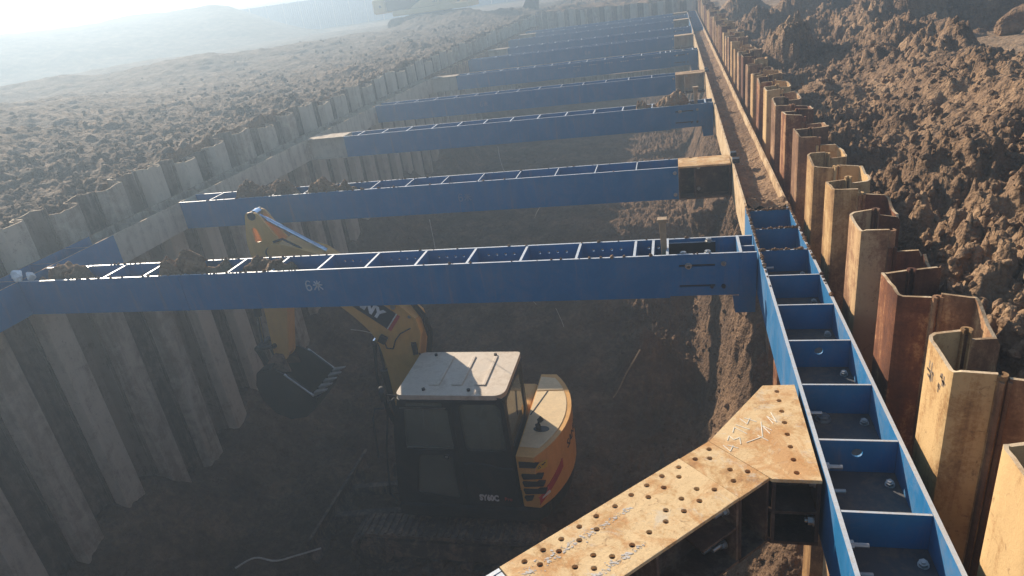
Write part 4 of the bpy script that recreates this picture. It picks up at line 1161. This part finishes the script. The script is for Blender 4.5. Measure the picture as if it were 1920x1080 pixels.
# rear wall and front frame
mb = MB(); mb.prism([(CY0+0.04,CZ0),(CY1-0.04,CZ0),(CY1-0.04,CZ1-0.03),(CY0+0.04,CZ1-0.03)], CX1-0.04, CX1-0.003, 'x', [rrect(CY0+0.10, CY1-0.10, -2.95, CZ1-0.12, 0.07)])
mb.build('cab_rear_wall', M['black'], cab)
mb = MB()
for yy in (CY0+0.045, CY1-0.085):
    mb.bar((-3.70,yy+0.02,CZ0+0.02), (-3.545,yy+0.02,-2.6), 0.04, 0.05); mb.bar((-3.545,yy+0.02,-2.6), (-3.42,yy+0.02,CZ1-0.06), 0.04, 0.05)
mb.bar((-3.72,CY0+0.05,CZ0+0.10), (-3.72,CY1-0.05,CZ0+0.10), 0.05, 0.2)
mb.build('cab_front_frame', M['black'], cab)
mb = MB(); mb.box(-3.68, CX1-0.05, CY0+0.045, CY1-0.045, CZ0-0.02, CZ0+0.05); mb.build('cab_floor', M['charcoal'], cab)
# glazing, each pane its own mesh
def pane(poly, y, nm='window_pane'):
    mb = MB(); mb.prism(poly, y, y+0.006, 'y'); return mb.build(nm, M['glass'], cab)
for w_ in (qwin, dwin, lwin, twin): pane(w_, CY0+0.016)
pane(qwin, CY1-0.022); pane(roundpoly([(-3.46,-3.4),(-2.80,-3.4),(-2.80,-2.30),(-3.37,-2.30)], 0.05), CY1-0.022)
mb = MB(); mb.prism(rrect(CY0+0.10, CY1-0.10, -2.95, CZ1-0.12, 0.07), CX1-0.024, CX1-0.018, 'x'); mb.build('rear_window', M['glass'], cab)
mb = MB(); mb.add([(-3.70,CY0+0.09,CZ0+0.2),(-3.70,CY1-0.09,CZ0+0.2),(-3.55,CY1-0.09,-2.6),(-3.55,CY0+0.09,-2.6),(-3.43,CY0+0.09,CZ1-0.08),(-3.43,CY1-0.09,CZ1-0.08)], [(0,1,2,3),(3,2,5,4)]); mb.build('windscreen', M['glass'], cab)
# rubber window seal on the quarter window, door seam and sliding-window rail
def seal(poly, y, r, nm):
    mb = MB(); mb.tube([(p[0], y, p[1]) for p in poly]+[(poly[0][0], y, poly[0][1])], r, 6, caps=False); return mb.build(nm, M['rubber'], cab)
seal(qwin, CY0, 0.014, 'window_seal'); seal(dwin, CY0+0.004, 0.010, 'window_seal'); seal(lwin, CY0+0.004, 0.010, 'window_seal')
mb = MB(); mb.bar((-3.44,CY0-0.002,-2.885), (-2.82,CY0-0.002,-2.885), 0.012, 0.012); mb.bar((-3.42,CY0-0.002,-2.292), (-2.82,CY0-0.002,-2.292), 0.010, 0.014); mb.build('window_rail', M['steel'], cab)
mb = MB(); mb.tube([(-2.755,CY0-0.003,CZ0+0.05),(-2.755,CY0-0.003,-2.17)], 0.008, 6); mb.build('door_seam', M['rubber'], cab)
mb = MB(); mb.tube([(-2.93,CY0-0.012,-3.02),(-2.93,CY0+0.01,-3.02)], 0.038, 16); mb.build('door_handle', M['charcoal'], cab)
mb = MB(); mb.tube([(-2.93,CY0-0.016,-3.02),(-2.93,CY0-0.013,-3.02)], 0.022, 12); mb.build('door_lock', M['steel'], cab)
pts_ = [(-2.72+0.62*k/10, CY0-0.004, -3.18+0.07*math.sin(math.pi*min(1,k/10+0.25))) for k in range(11)]
mb = MB(); mb.tube(pts_, 0.010, 6); mb.build('panel_bead', M['charcoal'], cab)
# pale roof with pressed ribs and lifting bolts
rp = roundpoly([(CX0-0.02,CY0-0.01),(CX1+0.01,CY0-0.01),(CX1+0.01,CY1+0.01),(CX0-0.02,CY1+0.01)], [0.10,0.16,0.06,0.08], 6)
mb = MB(); mb.prism(rp, -2.165, -2.10); rf = mb.build('roof', M['cream'], cab, bevel=0.035, seg=3)
mb = MB(); rp2 = [((p[0]+2.745)*1.012-2.745, (p[1]-6.957)*1.014+6.957) for p in rp]; mb.prism(rp2, -2.205, -2.168); mb.build('roof_gutter', M['charcoal'], cab, bevel=0.012)
for k in range(3):
    x = -2.97+0.295*k
    mb = MB(); mb.box(x, x+0.045, 6.66, 7.34, -2.1005, -2.085); mb.box(x-0.10, x, 6.66, 6.70, -2.1005, -2.087); mb.build('roof_rib', M['cream'], rf, bevel=0.010)
for x, yy in ((-3.20,7.38),(-2.38,7.38),(-3.10,6.56),(-2.52,6.55)):
    mb = MB(); mb.tube([(x,yy,-2.10),(x,yy,-2.075)], 0.022, 6); mb.build('roof_bolt', M['black'], rf)
# inside: seat, console
mb = MB(); mb.box(-2.95, -2.45, 6.72, 7.22, -3.45, -3.28); mb.box(-2.55, -2.42, 6.74, 7.20, -3.28, -2.65); mb.box(-2.52, -2.42, 6.86, 7.08, -2.64, -2.45); mb.build('seat', M['seat'], cab, bevel=0.05, seg=3)
mb = MB(); mb.box(-3.0, -2.45, 6.53, 6.66, -3.5, -3.10); mb.box(-3.0, -2.45, 7.28, 7.40, -3.5, -3.10); mb.tube([(-2.95,6.60,-3.1),(-2.98,6.60,-2.90)], 0.02, 8); mb.tube([(-2.95,7.34,-3.1),(-2.98,7.34,-2.90)], 0.02, 8); mb.build('console', M['charcoal'], cab, bevel=0.02)
mb = MB(); mb.box(-3.40,-3.395, 6.7, 7.0, -2.35, -2.25); mb.build('sun_visor', M['warn'], cab)
# lower black side panel with the type lettering
mb = MB(); mb.prism(roundpoly([(-3.70,-3.95),(-2.05,-3.95),(-2.05,-3.805),(-3.72,-3.805)], 0.02), 6.405, 6.45, 'y'); mb.build('side_skirt', M['black'], EX)
lettering('type_lettering', 'SY60C', 0.125, M['white'], EX, (-2.47, CY0-0.0035, -3.665), (1,0,-0.02), (0,0,1), sx=0.74, bold=0.006)
lettering('type_suffix', 'Pro', 0.075, M['redpaint'], EX, (-2.215, CY0-0.0035, -3.672), (1,0,-0.02), (0,0,1), sx=0.95)
# grab rails, mirrors, lamp
mb = MB(); mb.tube([(-3.44,6.44,-2.14),(-3.53,6.42,-2.20),(-3.58,6.41,-2.4),(-3.70,6.40,-2.9),(-3.80,6.39,-3.6),(-3.74,6.42,-3.75)], 0.014, 8); mb.build('grab_rail', M['black'], EX)
mb = MB(); mb.tube([(-3.62,6.45,-2.30),(-3.72,6.40,-2.28),(-3.76,6.37,-2.40),(-3.82,6.37,-3.0)], 0.013, 8); mr = mb.build('mirror_arm', M['black'], EX)
mb = MB(); mb.obox((-3.55,6.36,-2.03), (0.03,0.015,0), (-0.035,0.075,0), (0,0,0.075)); m1 = mb.build('mirror', M['black'], EX, bevel=0.025, seg=3)
mb = MB(); mb.tube([(-3.44,6.47,-2.13),(-3.50,6.40,-2.07),(-3.55,6.37,-2.05)], 0.012, 6); mb.build('mirror_bracket', M['black'], m1)
mb = MB(); mb.obox((-3.53,7.48,-2.02), (0.03,0.02,0), (-0.03,0.07,0), (0,0,0.085)); mb.tube([(-3.44,7.44,-2.13),(-3.50,7.46,-2.06)], 0.012, 6); mb.build('mirror', M['black'], EX, bevel=0.02)

# --- boom, stick and bucket, in a plane at Y = 7.6
YB = 7.60
mb = MB(); mb.box(-4.05, -3.66, 7.36, 7.84, -3.92, -3.52); mb.tube([(-3.86,YB,-3.98),(-3.86,YB,-3.30)], 0.16, 18); mb.build('swing_post', M['black'], EX, bevel=0.03)
bpoly = roundpoly([(-4.00,-3.50),(-3.66,-3.50),(-3.55,-2.30),(-3.40,-1.80),(-3.43,-1.60),(-3.66,-1.36),(-4.60,-0.62),(-5.22,-0.42),(-5.34,-0.55),(-5.26,-0.70),(-4.72,-1.12),(-4.28,-1.55),(-4.04,-1.86),(-3.99,-2.30)], [.05,.05,.3,.2,.12,.25,.25,.08,.06,.08,.2,.2,.2,.2], 5)
boom = MB().prism(bpoly, YB-0.14, YB+0.14, 'y').build('boom', M['yellow'], EX, bevel=0.012)
# raised flange along the boom's back edge
rim = [(-3.62,-2.95),(-3.53,-2.30),(-3.39,-1.80),(-3.42,-1.58),(-3.66,-1.33),(-4.60,-0.60),(-5.10,-0.44)]
mb = MB()
for a, b in zip(rim[:-1], rim[1:]): mb.bar((a[0], YB, a[1]), (b[0], YB, b[1]), 0.31, 0.022, up=(0,1,0)) if False else mb.bar((a[0], YB, a[1]), (b[0], YB, b[1]), 0.32, 0.022, up=(-0.6,0,0.8))
mb.build('boom_top_plate', M['yellow'], boom)
# decal with the maker's lettering, running down the boom
dq = [(-3.86,-1.72),(-3.68,-1.50),(-4.28,-1.00),(-4.47,-1.22)]
mb = MB(); mb.prism(dq, YB-0.1435, YB-0.1405, 'y'); dec = mb.build('decal', M['navy'], boom)
mb = MB(); mb.prism([(-3.845,-1.735),(-3.665,-1.515),(-3.63,-1.545),(-3.81,-1.765)], YB-0.1437, YB-0.1405, 'y'); mb.build('decal_stripe', M['redpaint'], boom)
mb = MB(); mb.prism([(-3.858,-1.722),(-3.678,-1.502),(-3.668,-1.511),(-3.848,-1.731)], YB-0.1441, YB-0.1405, 'y'); mb.build('decal_line', M['white'], boom)
lettering('lettering', 'SANY', 0.21, M['white'], boom, (-4.085, YB-0.146, -1.365), (0.63,0,-0.52), (0.52,0,0.63), sx=0.98, bold=0.012)
# work lamp with its cable, hose bundle, boom cylinder
mb = MB(); mb.obox((-3.93,YB-0.19,-1.86), (0.03,0,0.045), (0,0.035,0), (0.045,0,-0.03)); mb.build('work_lamp', M['charcoal'], boom, bevel=0.012)
mb = MB(); mb.tube([(-3.93,YB-0.16,-1.92),(-3.92,YB-0.15,-2.02),(-3.83,YB-0.15,-2.03),(-3.77,YB-0.15,-1.90),(-3.68,YB-0.15,-1.80),(-3.52,YB-0.15,-1.72)], 0.009, 6); mb.build('lamp_cable', M['rubber'], boom)
for j in range(3):
    o_ = 0.03*j; mb = MB(); mb.tube([(-3.72-o_,YB-0.05+0.05*j,-1.20),(-3.50-o_*0.5,YB-0.05+0.05*j,-1.36),(-3.36,YB-0.05+0.05*j,-1.62),(-3.33+0.01*j,YB-0.05+0.05*j,-1.9),(-3.42,YB-0.05+0.05*j,-2.3),(-3.5,YB-0.05+0.05*j,-2.9)], 0.016, 8); mb.build('hose', M['rubber'], boom)
mb = MB(); mb.tube([(-3.70,YB-0.16,-1.40),(-3.70,YB+0.16,-1.40)], 0.035, 12); mb.build('pin', M['steel'], boom)
mb = MB(); mb.tube([(-3.50,YB-0.155,-1.55),(-3.50,YB+0.155,-1.55)], 0.022, 10); mb.build('pin', M['steel'], boom)
mb = MB(); mb.tube([(-4.10,YB,-2.45),(-4.02,YB,-3.55)], 0.075, 14); bc = mb.build('boom_cylinder', M['black'], EX)
mb = MB(); mb.tube([(-4.08,YB,-1.92),(-4.10,YB,-2.45)], 0.035, 12); mb.tube([(-4.08,YB-0.18,-1.92),(-4.08,YB+0.18,-1.92)], 0.04, 12); mb.build('cylinder_rod', M['chrome'], bc)
for j in range(3):
    mb = MB(); mb.tube([(-4.12,YB-0.12+0.03*j,-2.0),(-4.19-0.015*j,YB-0.12+0.03*j,-2.5),(-4.16,YB-0.12+0.03*j,-3.1),(-4.0,YB-0.12+0.03*j,-3.6)], 0.017, 8); mb.build('hose', M['rubber'], bc)
# stick
YSK = YB
spoly = roundpoly([(-5.33,-0.01),(-5.50,-0.00),(-5.60,-0.38),(-5.60,-0.75),(-5.72,-2.16),(-5.62,-2.26),(-5.50,-2.18),(-5.22,-1.10),(-4.98,-0.62),(-5.06,-0.50)], [.05,.05,.1,.1,.06,.06,.06,.2,.06,.05], 4)
hole = roundpoly([(-5.46,-0.20),(-5.47,-0.42),(-5.36,-0.40),(-5.40,-0.22)], 0.03)
stick = MB().prism(spoly, YSK-0.105, YSK-0.075, 'y', [hole]).prism(spoly, YSK+0.075, YSK+0.105, 'y', [hole]).prism([(a*0.985-0.080, b*0.97-0.03) for a, b in spoly if b < -0.5], YSK-0.075, YSK+0.075, 'y').build('stick', M['yellow'], EX)
for px, pz, pr, pw in ((-5.27,-0.57,0.085,0.13),(-5.41,-0.05,0.055,0.12),(-5.61,-2.17,0.05,0.14)):
    mb = MB(); mb.tube([(px,YSK-pw,pz),(px,YSK+pw,pz)], pr, 18); mb.build('pin', M['black'], stick)
mb = MB(); mb.tube([(-5.41,YSK,-0.05),(-4.52,YSK,-0.62)], 0.030, 14); mb.tube([(-5.41,YSK-0.06,-0.05),(-5.41,YSK+0.06,-0.05)], 0.062, 16); rod = mb.build('stick_cylinder_rod', M['chrome'], EX)
mb = MB(); mb.tube([(-4.52,YSK,-0.62),(-3.95,YSK,-0.985)], 0.055, 14); mb.build('stick_cylinder', M['yellow'], EX)
mb = MB(); mb.bar((-3.98,YSK-0.10,-1.10),(-3.92,YSK-0.10,-0.93),0.03,0.12,up=(0,1,0)); mb.bar((-3.98,YSK+0.10,-1.10),(-3.92,YSK+0.10,-0.93),0.03,0.12,up=(0,1,0)); mb.build('cylinder_mount', M['yellow'], EX)
mb = MB(); mb.tube([(-5.2,YSK-0.11,-0.42),(-5.05,YSK-0.12,-0.38),(-4.85,YSK-0.12,-0.50),(-4.6,YSK-0.12,-0.72)], 0.016, 8); mb.build('hose', M['rubber'], stick)
# bucket cylinder and linkage on the outer side of the stick
mb = MB(); mb.tube([(-5.74,YSK,-0.75),(-5.86,YSK,-1.55)], 0.055, 12); bcy = mb.build('bucket_cylinder', M['black'], EX)
mb = MB(); mb.tube([(-5.86,YSK,-1.55),(-5.93,YSK,-2.02)], 0.028, 10); mb.build('cylinder_rod', M['chrome'], bcy)
mb = MB()
for yy in (YSK-0.13, YSK+0.13):
    mb.bar((-5.93,yy,-2.02),(-5.66,yy,-1.98),0.03,0.09,up=(0,1,0)); mb.bar((-5.93,yy,-2.02),(-5.84,yy,-2.36),0.03,0.10,up=(0,1,0))
mb.tube([(-5.93,YSK-0.16,-2.02),(-5.93,YSK+0.16,-2.02)], 0.045, 12); mb.tube([(-5.84,YSK-0.16,-2.36),(-5.84,YSK+0.16,-2.36)], 0.045, 12); mb.tube([(-5.66,YSK-0.15,-1.98),(-5.66,YSK+0.15,-1.98)], 0.035, 12)
mb.build('bucket_link', M['charcoal'], EX)
# bucket, mouth up towards the cab, five teeth
y0, y1 = 7.25, 7.95
bp = [(-5.86,-2.28),(-5.60,-2.24),(-5.42,-2.34),(-5.10,-2.66)]
bot = [(-5.08,-2.72),(-5.16,-2.90),(-5.34,-3.04),(-5.58,-3.08),(-5.80,-2.98),(-5.95,-2.76),(-5.98,-2.50),(-5.92,-2.32)]
outer = bp+bot
mb = MB(); mb.prism(outer, y0, y0+0.025, 'y'); mb.prism(outer, y1-0.025, y1, 'y')
bk = bot+[(-5.86,-2.28),(-5.72,-2.26)]
for a, b in zip(bk[:-1], bk[1:]): mb.bar((a[0], (y0+y1)/2, a[1]), (b[0], (y0+y1)/2, b[1]), y1-y0-0.052, 0.022, up=(0.3,0,1) if abs(a[0]-b[0]) > abs(a[1]-b[1]) else (1,0,0.2))
buc = mb.build('bucket', M['black'], EX)
for yy in (YSK-0.145, YSK+0.12):
    mb = MB(); mb.prism([(-5.56,-2.12),(-5.68,-2.10),(-5.92,-2.32),(-5.9,-2.42),(-5.5,-2.40)], yy, yy+0.025, 'y'); mb.build('bucket_ear', M['bucket'], buc)
mb = MB(); mb.bar((-5.10,y0-0.006,-2.67),(-5.47,y0-0.006,-2.31),0.016,0.03,up=(0,1,0)); mb.bar((-5.10,y1+0.006,-2.67),(-5.47,y1+0.006,-2.31),0.016,0.03,up=(0,1,0)); mb.build('side_cutter', M['steel'], buc)
for k in range(5):
    yy = y0+0.05+0.15*k
    mb = MB(); mb.add([(-5.12,yy-0.045,-2.70),(-5.12,yy+0.045,-2.70),(-5.10,yy+0.045,-2.62),(-5.10,yy-0.045,-2.62),(-4.90,yy-0.022,-2.60),(-4.90,yy+0.022,-2.60),(-4.895,yy+0.022,-2.585),(-4.895,yy-0.022,-2.585)], [(0,3,2,1),(4,5,6,7),(0,1,5,4),(1,2,6,5),(2,3,7,6),(3,0,4,7)])
    mb.build('bucket_tooth', M['steel'], buc, bevel=0.006)
HAZE_D, HAZE_G = 0.0185, 0.55
# ------------------------------------------------------------------ things far away
far_o = Vector((-15.6, 46.4, 0.32))
FE = thing('excavator', tuple(far_o), 'pale yellow excavator parked on the left bank in the haze, far behind the trench', 'excavator')
def fp(x, y, z): return (far_o.x+x, far_o.y+y, far_o.z+z)
for yy in (-1.35, 1.35):
    mb = MB()
    pr = [(far_o.x+a, far_o.z+b) for a, b in roundpoly([(-2.3,0.0),(2.3,0.0),(2.65,0.42),(2.3,0.85),(-2.3,0.85),(-2.65,0.42)], 0.3)]
    mb.prism(pr, far_o.y+yy-0.3, far_o.y+yy+0.3, 'y'); mb.build('track', M['track'], FE)
mb = MB(); mb.box(*(lambda a: (a[0]-1.2, a[0]+1.2, a[1]-1.0, a[1]+1.0, a[2]+0.5, a[2]+1.0))(far_o)); mb.build('undercarriage', M['black'], FE)
mb = MB(); mb.box(far_o.x-2.15, far_o.x+3.0, far_o.y-1.42, far_o.y+1.35, far_o.z+0.96, far_o.z+1.28); mb.build('platform', M['pale_yellow'], FE, bevel=0.04)
mb = MB(); mb.box(far_o.x-3.45, far_o.x-2.6, far_o.y-1.45, far_o.y+1.35, far_o.z+1.2, far_o.z+2.1); mb.build('counterweight', M['pale_yellow'], FE, bevel=0.15, seg=3)
mb = MB(); mb.cyl((far_o.x-2.9, far_o.y-1.47, far_o.z+1.65), (far_o.x-2.9, far_o.y-1.44, far_o.z+1.65), 0.09, 14); mb.build('lifting_eye', M['charcoal'], FE)
mb = MB(); mb.box(far_o.x-2.55, far_o.x+0.6, far_o.y-1.36, far_o.y+1.3, far_o.z+1.31, far_o.z+2.3); mb.build('engine_cover', M['charcoal'], FE, bevel=0.08)  # charcoal puts the shade beside the counterweight into the colour
mb = MB(); mb.prism([(far_o.x-0.9, far_o.z+1.31), (far_o.x+2.3, far_o.z+1.31), (far_o.x+2.4, far_o.z+2.0), (far_o.x+0.4, far_o.z+2.0)], far_o.y-1.40, far_o.y-1.37, 'y'); mb.build('side_panel', M['pale_yellow'], FE)
lettering('lettering', 'SANY', 0.42, M['charcoal'], FE, fp(1.3, -1.405, 1.62), (1,0,0), (0,0,1), sx=1.2)
mb = MB(); mb.box(far_o.x+1.3, far_o.x+2.9, far_o.y+0.2, far_o.y+1.3, far_o.z+1.31, far_o.z+2.9); mb.build('cab', M['black'], FE, bevel=0.12)
mb = MB(); mb.prism([(far_o.x+2.2, far_o.z+1.3), (far_o.x+4.0, far_o.z+3.6), (far_o.x+6.3, far_o.z+4.0), (far_o.x+6.3, far_o.z+3.6), (far_o.x+4.3, far_o.z+3.1), (far_o.x+2.8, far_o.z+1.3)], far_o.y-0.55, far_o.y-0.1, 'y'); mb.build('boom', M['pale_yellow'], FE, bevel=0.03)
mb = MB(); mb.prism([(far_o.x+5.9, far_o.z+4.3), (far_o.x+6.4, far_o.z+4.2), (far_o.x+7.0, far_o.z+1.2), (far_o.x+6.75, far_o.z+1.1)], far_o.y-0.48, far_o.y-0.17, 'y'); mb.build('stick', M['pale_yellow'], FE, bevel=0.03)
mb = MB(); mb.prism([(far_o.x+6.8, far_o.z+1.2), (far_o.x+7.3, far_o.z+0.9), (far_o.x+7.2, far_o.z+0.2), (far_o.x+6.6, far_o.z+0.0), (far_o.x+6.3, far_o.z+0.4)], far_o.y-0.85, far_o.y+0.25, 'y'); mb.build('bucket', M['black'], FE, bevel=0.03)

# blue hoarding beyond the site
FH = thing('hoarding_fence', (-30, 90, 0), 'tall blue corrugated hoarding fence in the haze beyond the left bank', 'fence')
p0 = Vector((-57, 77.2)); p1 = Vector((-6, 98)); n = 28
for k in range(n):
    a = p0.lerp(p1, k/n); b = p0.lerp(p1, (k+1)/n); d = (b-a).normalized(); nn = Vector((-d.y, d.x))
    mb = MB(); m = 8; prof = []
    for j in range(m*4+1):
        q = a.lerp(b, j/(m*4)); off = (0.04 if (j % 4) in (1,2) else 0.0); prof.append((q.x+nn.x*off, q.y+nn.y*off))
    back = [(q[0]+nn.x*0.01, q[1]+nn.y*0.01) for q in reversed(prof)]
    mb.prism(prof+back, 0.1, 3.6); mb.build('panel', M['hoarding'], FH)
    mb = MB(); mb.box(a.x-0.05, a.x+0.05, a.y-0.15, a.y-0.05, 0.0, 3.7); mb.build('post', M['white'], FH)

# bent reinforcing bars and small litter
mb = MB()
for k in range(7):
    x = -6.3+0.5*k; mb.tube([(x, 47, 0.3), (x+0.3*math.sin(k), 47.1, 1.0), (x+0.9*math.sin(k*2.1), 47.2, 1.5), (x+1.3*math.sin(k*2.1), 47.3, 1.1)], 0.02, 5)
tag(mb.build('bent_bars', M['charcoal']), 'tangle of thin dark bent bars sticking up beyond the far end wall', 'steel bars')
gz_ = gr(3.95, 25.6)
mb = MB(); mb.prism([(3.2,25.2),(4.3,25.35),(4.6,26.1),(3.5,26.0)], gz_+0.10, gz_+0.14); tag(mb.build('white_board', M['plastic'], bevel=0.01), 'pale flat board lying on the sandy ground near the far end', 'board')
mb = MB(); a = (4.35, 13.2); mb.bar((a[0], a[1], gr(*a)+0.10), (4.75, 13.5, gr(4.75, 13.5)+0.22), 0.06, 0.025); tag(mb.build('wood_splinter', M['wood']), 'pale splinter of wood lying beside the soil boulders', 'wood piece')
mb = MB(); g = np.random.default_rng(5); c = Vector((4.62, 10.15, gr(4.62, 10.15)))
for k in range(34):
    th = g.random()*6.28; r = 0.03+0.10*g.random(); z = 0.03+0.07*g.random(); p = c+Vector((r*math.cos(th), r*math.sin(th), z)); u = Vector((math.cos(th), math.sin(th), 0.5*g.normal())).normalized()*0.035; w = Vector((-math.sin(th), math.cos(th), 0.4*g.normal()))*0.022
    mb.add([p-u, p+w, p+u*1.2, p-w], [(0,1,2,3)])
tag(mb.build('weed', M['leaf']), 'small bright green weed on the sandy patch at the right edge', 'plant')

wire([(-3.20, 8.05, -0.42), (-3.18, 8.0, -0.9), (-3.22, 8.0, -1.3), (-3.25, 8.02, -1.6)], 0.0045, 'thin pale wire hanging straight down beside the digger boom, under the nearest strut')
wire([(-2.6, 10.0, -2.1), (-2.5, 9.9, -2.4), (-2.35, 9.9, -2.62)], 0.0045, 'short bent wire against the dark soil, second from the left under the nearest strut')
wire([(-2.05, 10.0, -2.75), (-1.97, 9.95, -2.95), (-1.93, 9.9, -3.05)], 0.0045, 'short wire just above the right corner of the digger cab')
wire([(-3.2, 12.05, -0.42), (-3.15, 11.95, -0.75), (-3.0, 11.9, -1.1), (-2.8, 11.9, -1.3)], 0.005, 'curved pale wire hanging under the third strut')
wire([(-2.5, 12.5, -1.6), (-2.7, 12.5, -1.85), (-2.78, 12.5, -2.0)], 0.0045, 'straight loose wire end under the middle of the second strut')
wire([(-1.214, 9.98, -4.5), (-1.12, 10.0, -4.36), (-0.97, 10.05, -4.06), (-0.83, 10.12, -3.84), (-0.72, 10.25, -3.70)], 0.014, 'bare crooked branch leaning against the soil heap on the trench floor', 'wood', 'branch', 'branch')
wire([(-5.6, 5.35, -4.0), (-5.45, 5.55, -4.02), (-5.2, 5.6, -4.10), (-5.0, 5.75, -4.15), (-4.75, 5.95, -4.2)], 0.012, 'pale bent cable lying in the dark at the bottom left of the trench', 'wire', 'cable', 'cable')
wire([(-5.3, 9.0, -2.55), (-4.9, 9.0, -2.65), (-4.4, 8.9, -3.0), (-3.95, 8.8, -3.3)], 0.007, 'long thin wire stretching above the digger bucket')

# ------------------------------------------------------------------ camera, sun, sky, air
cam = bpy.data.cameras.new('camera'); co = bpy.data.objects.new('camera', cam); COL.objects.link(co)
yaw, pit_, rol, fpx = -0.26858534, -0.41831889, -0.14241664, 1273.07851
F_ = Vector((math.sin(yaw)*math.cos(pit_), math.cos(yaw)*math.cos(pit_), math.sin(pit_)))
r0 = Vector((math.cos(yaw), -math.sin(yaw), 0)); u0 = r0.cross(F_)
rt = r0*math.cos(rol)+u0*math.sin(rol); up = -r0*math.sin(rol)+u0*math.cos(rol)
mw = Matrix((rt, up, -F_)).transposed().to_4x4(); mw.translation = Vector((0, 0, 2.26))
co.matrix_world = mw
cam.sensor_width = 36.0; cam.lens = 36.0*fpx/1920.0; cam.clip_start = 0.05; cam.clip_end = 2000
scene.camera = co

AZ, EL = R(-47), R(25.5)
sv = Vector((math.sin(AZ)*math.cos(EL), math.cos(AZ)*math.cos(EL), math.sin(EL)))
sun = bpy.data.lights.new('sun', 'SUN'); so = bpy.data.objects.new('sun', sun); COL.objects.link(so)
so.rotation_euler = (-sv).to_track_quat('-Z', 'Y').to_euler(); so.location = sv*60
sun.energy = 5.0; sun.angle = R(0.5); sun.color = (1.0, 0.86, 0.69)

w = bpy.data.worlds.new('World'); scene.world = w; w.use_nodes = True
nt = w.node_tree; bg = nt.nodes['Background']
sky = nt.nodes.new('ShaderNodeTexSky'); sky.sky_type = 'NISHITA'; sky.sun_disc = False
sky.sun_elevation = EL; sky.sun_rotation = AZ; sky.air_density = 1.0; sky.dust_density = 0.3; sky.altitude = 50
nt.links.new(sky.outputs[0], bg.inputs[0]); bg.inputs[1].default_value = 0.09

mb = MB(); mb.box(-425, 425, -425, 425, -8.0, 5.3)  # air volume added as a stand-in for lens glare, besides distant haze
hz = mb.build('haze', [])
hm = bpy.data.materials.new('glare_haze'); hm.use_nodes = True; nt = hm.node_tree
for n in list(nt.nodes): nt.nodes.remove(n)
out = nt.nodes.new('ShaderNodeOutputMaterial'); pv = nt.nodes.new('ShaderNodeVolumePrincipled')
pv.inputs['Color'].default_value = (0.285, 0.365, 0.445, 1); pv.inputs['Density'].default_value = HAZE_D; pv.inputs['Anisotropy'].default_value = HAZE_G
nt.links.new(pv.outputs[0], out.inputs['Volume'])
hz.data.materials.append(hm); tag(hz, 'thin sunlit haze over the site, added to stand in for lens glare', 'haze', kind='stuff')

scene.view_settings.view_transform = 'Standard'; scene.view_settings.look = 'None'
scene.view_settings.exposure = 1.05; scene.view_settings.gamma = 1.0
cy = scene.cycles
cy.use_denoising = True
try: cy.denoiser = 'OPENIMAGEDENOISE'; cy.denoising_input_passes = 'RGB_ALBEDO_NORMAL'
except Exception: pass
cy.max_bounces = 6; cy.diffuse_bounces = 3; cy.glossy_bounces = 3; cy.transmission_bounces = 4; cy.transparent_max_bounces = 12; cy.volume_bounces = 1
cy.sample_clamp_indirect = 6.0; cy.caustics_reflective = False; cy.caustics_refractive = False
scene.render.engine = 'CYCLES'
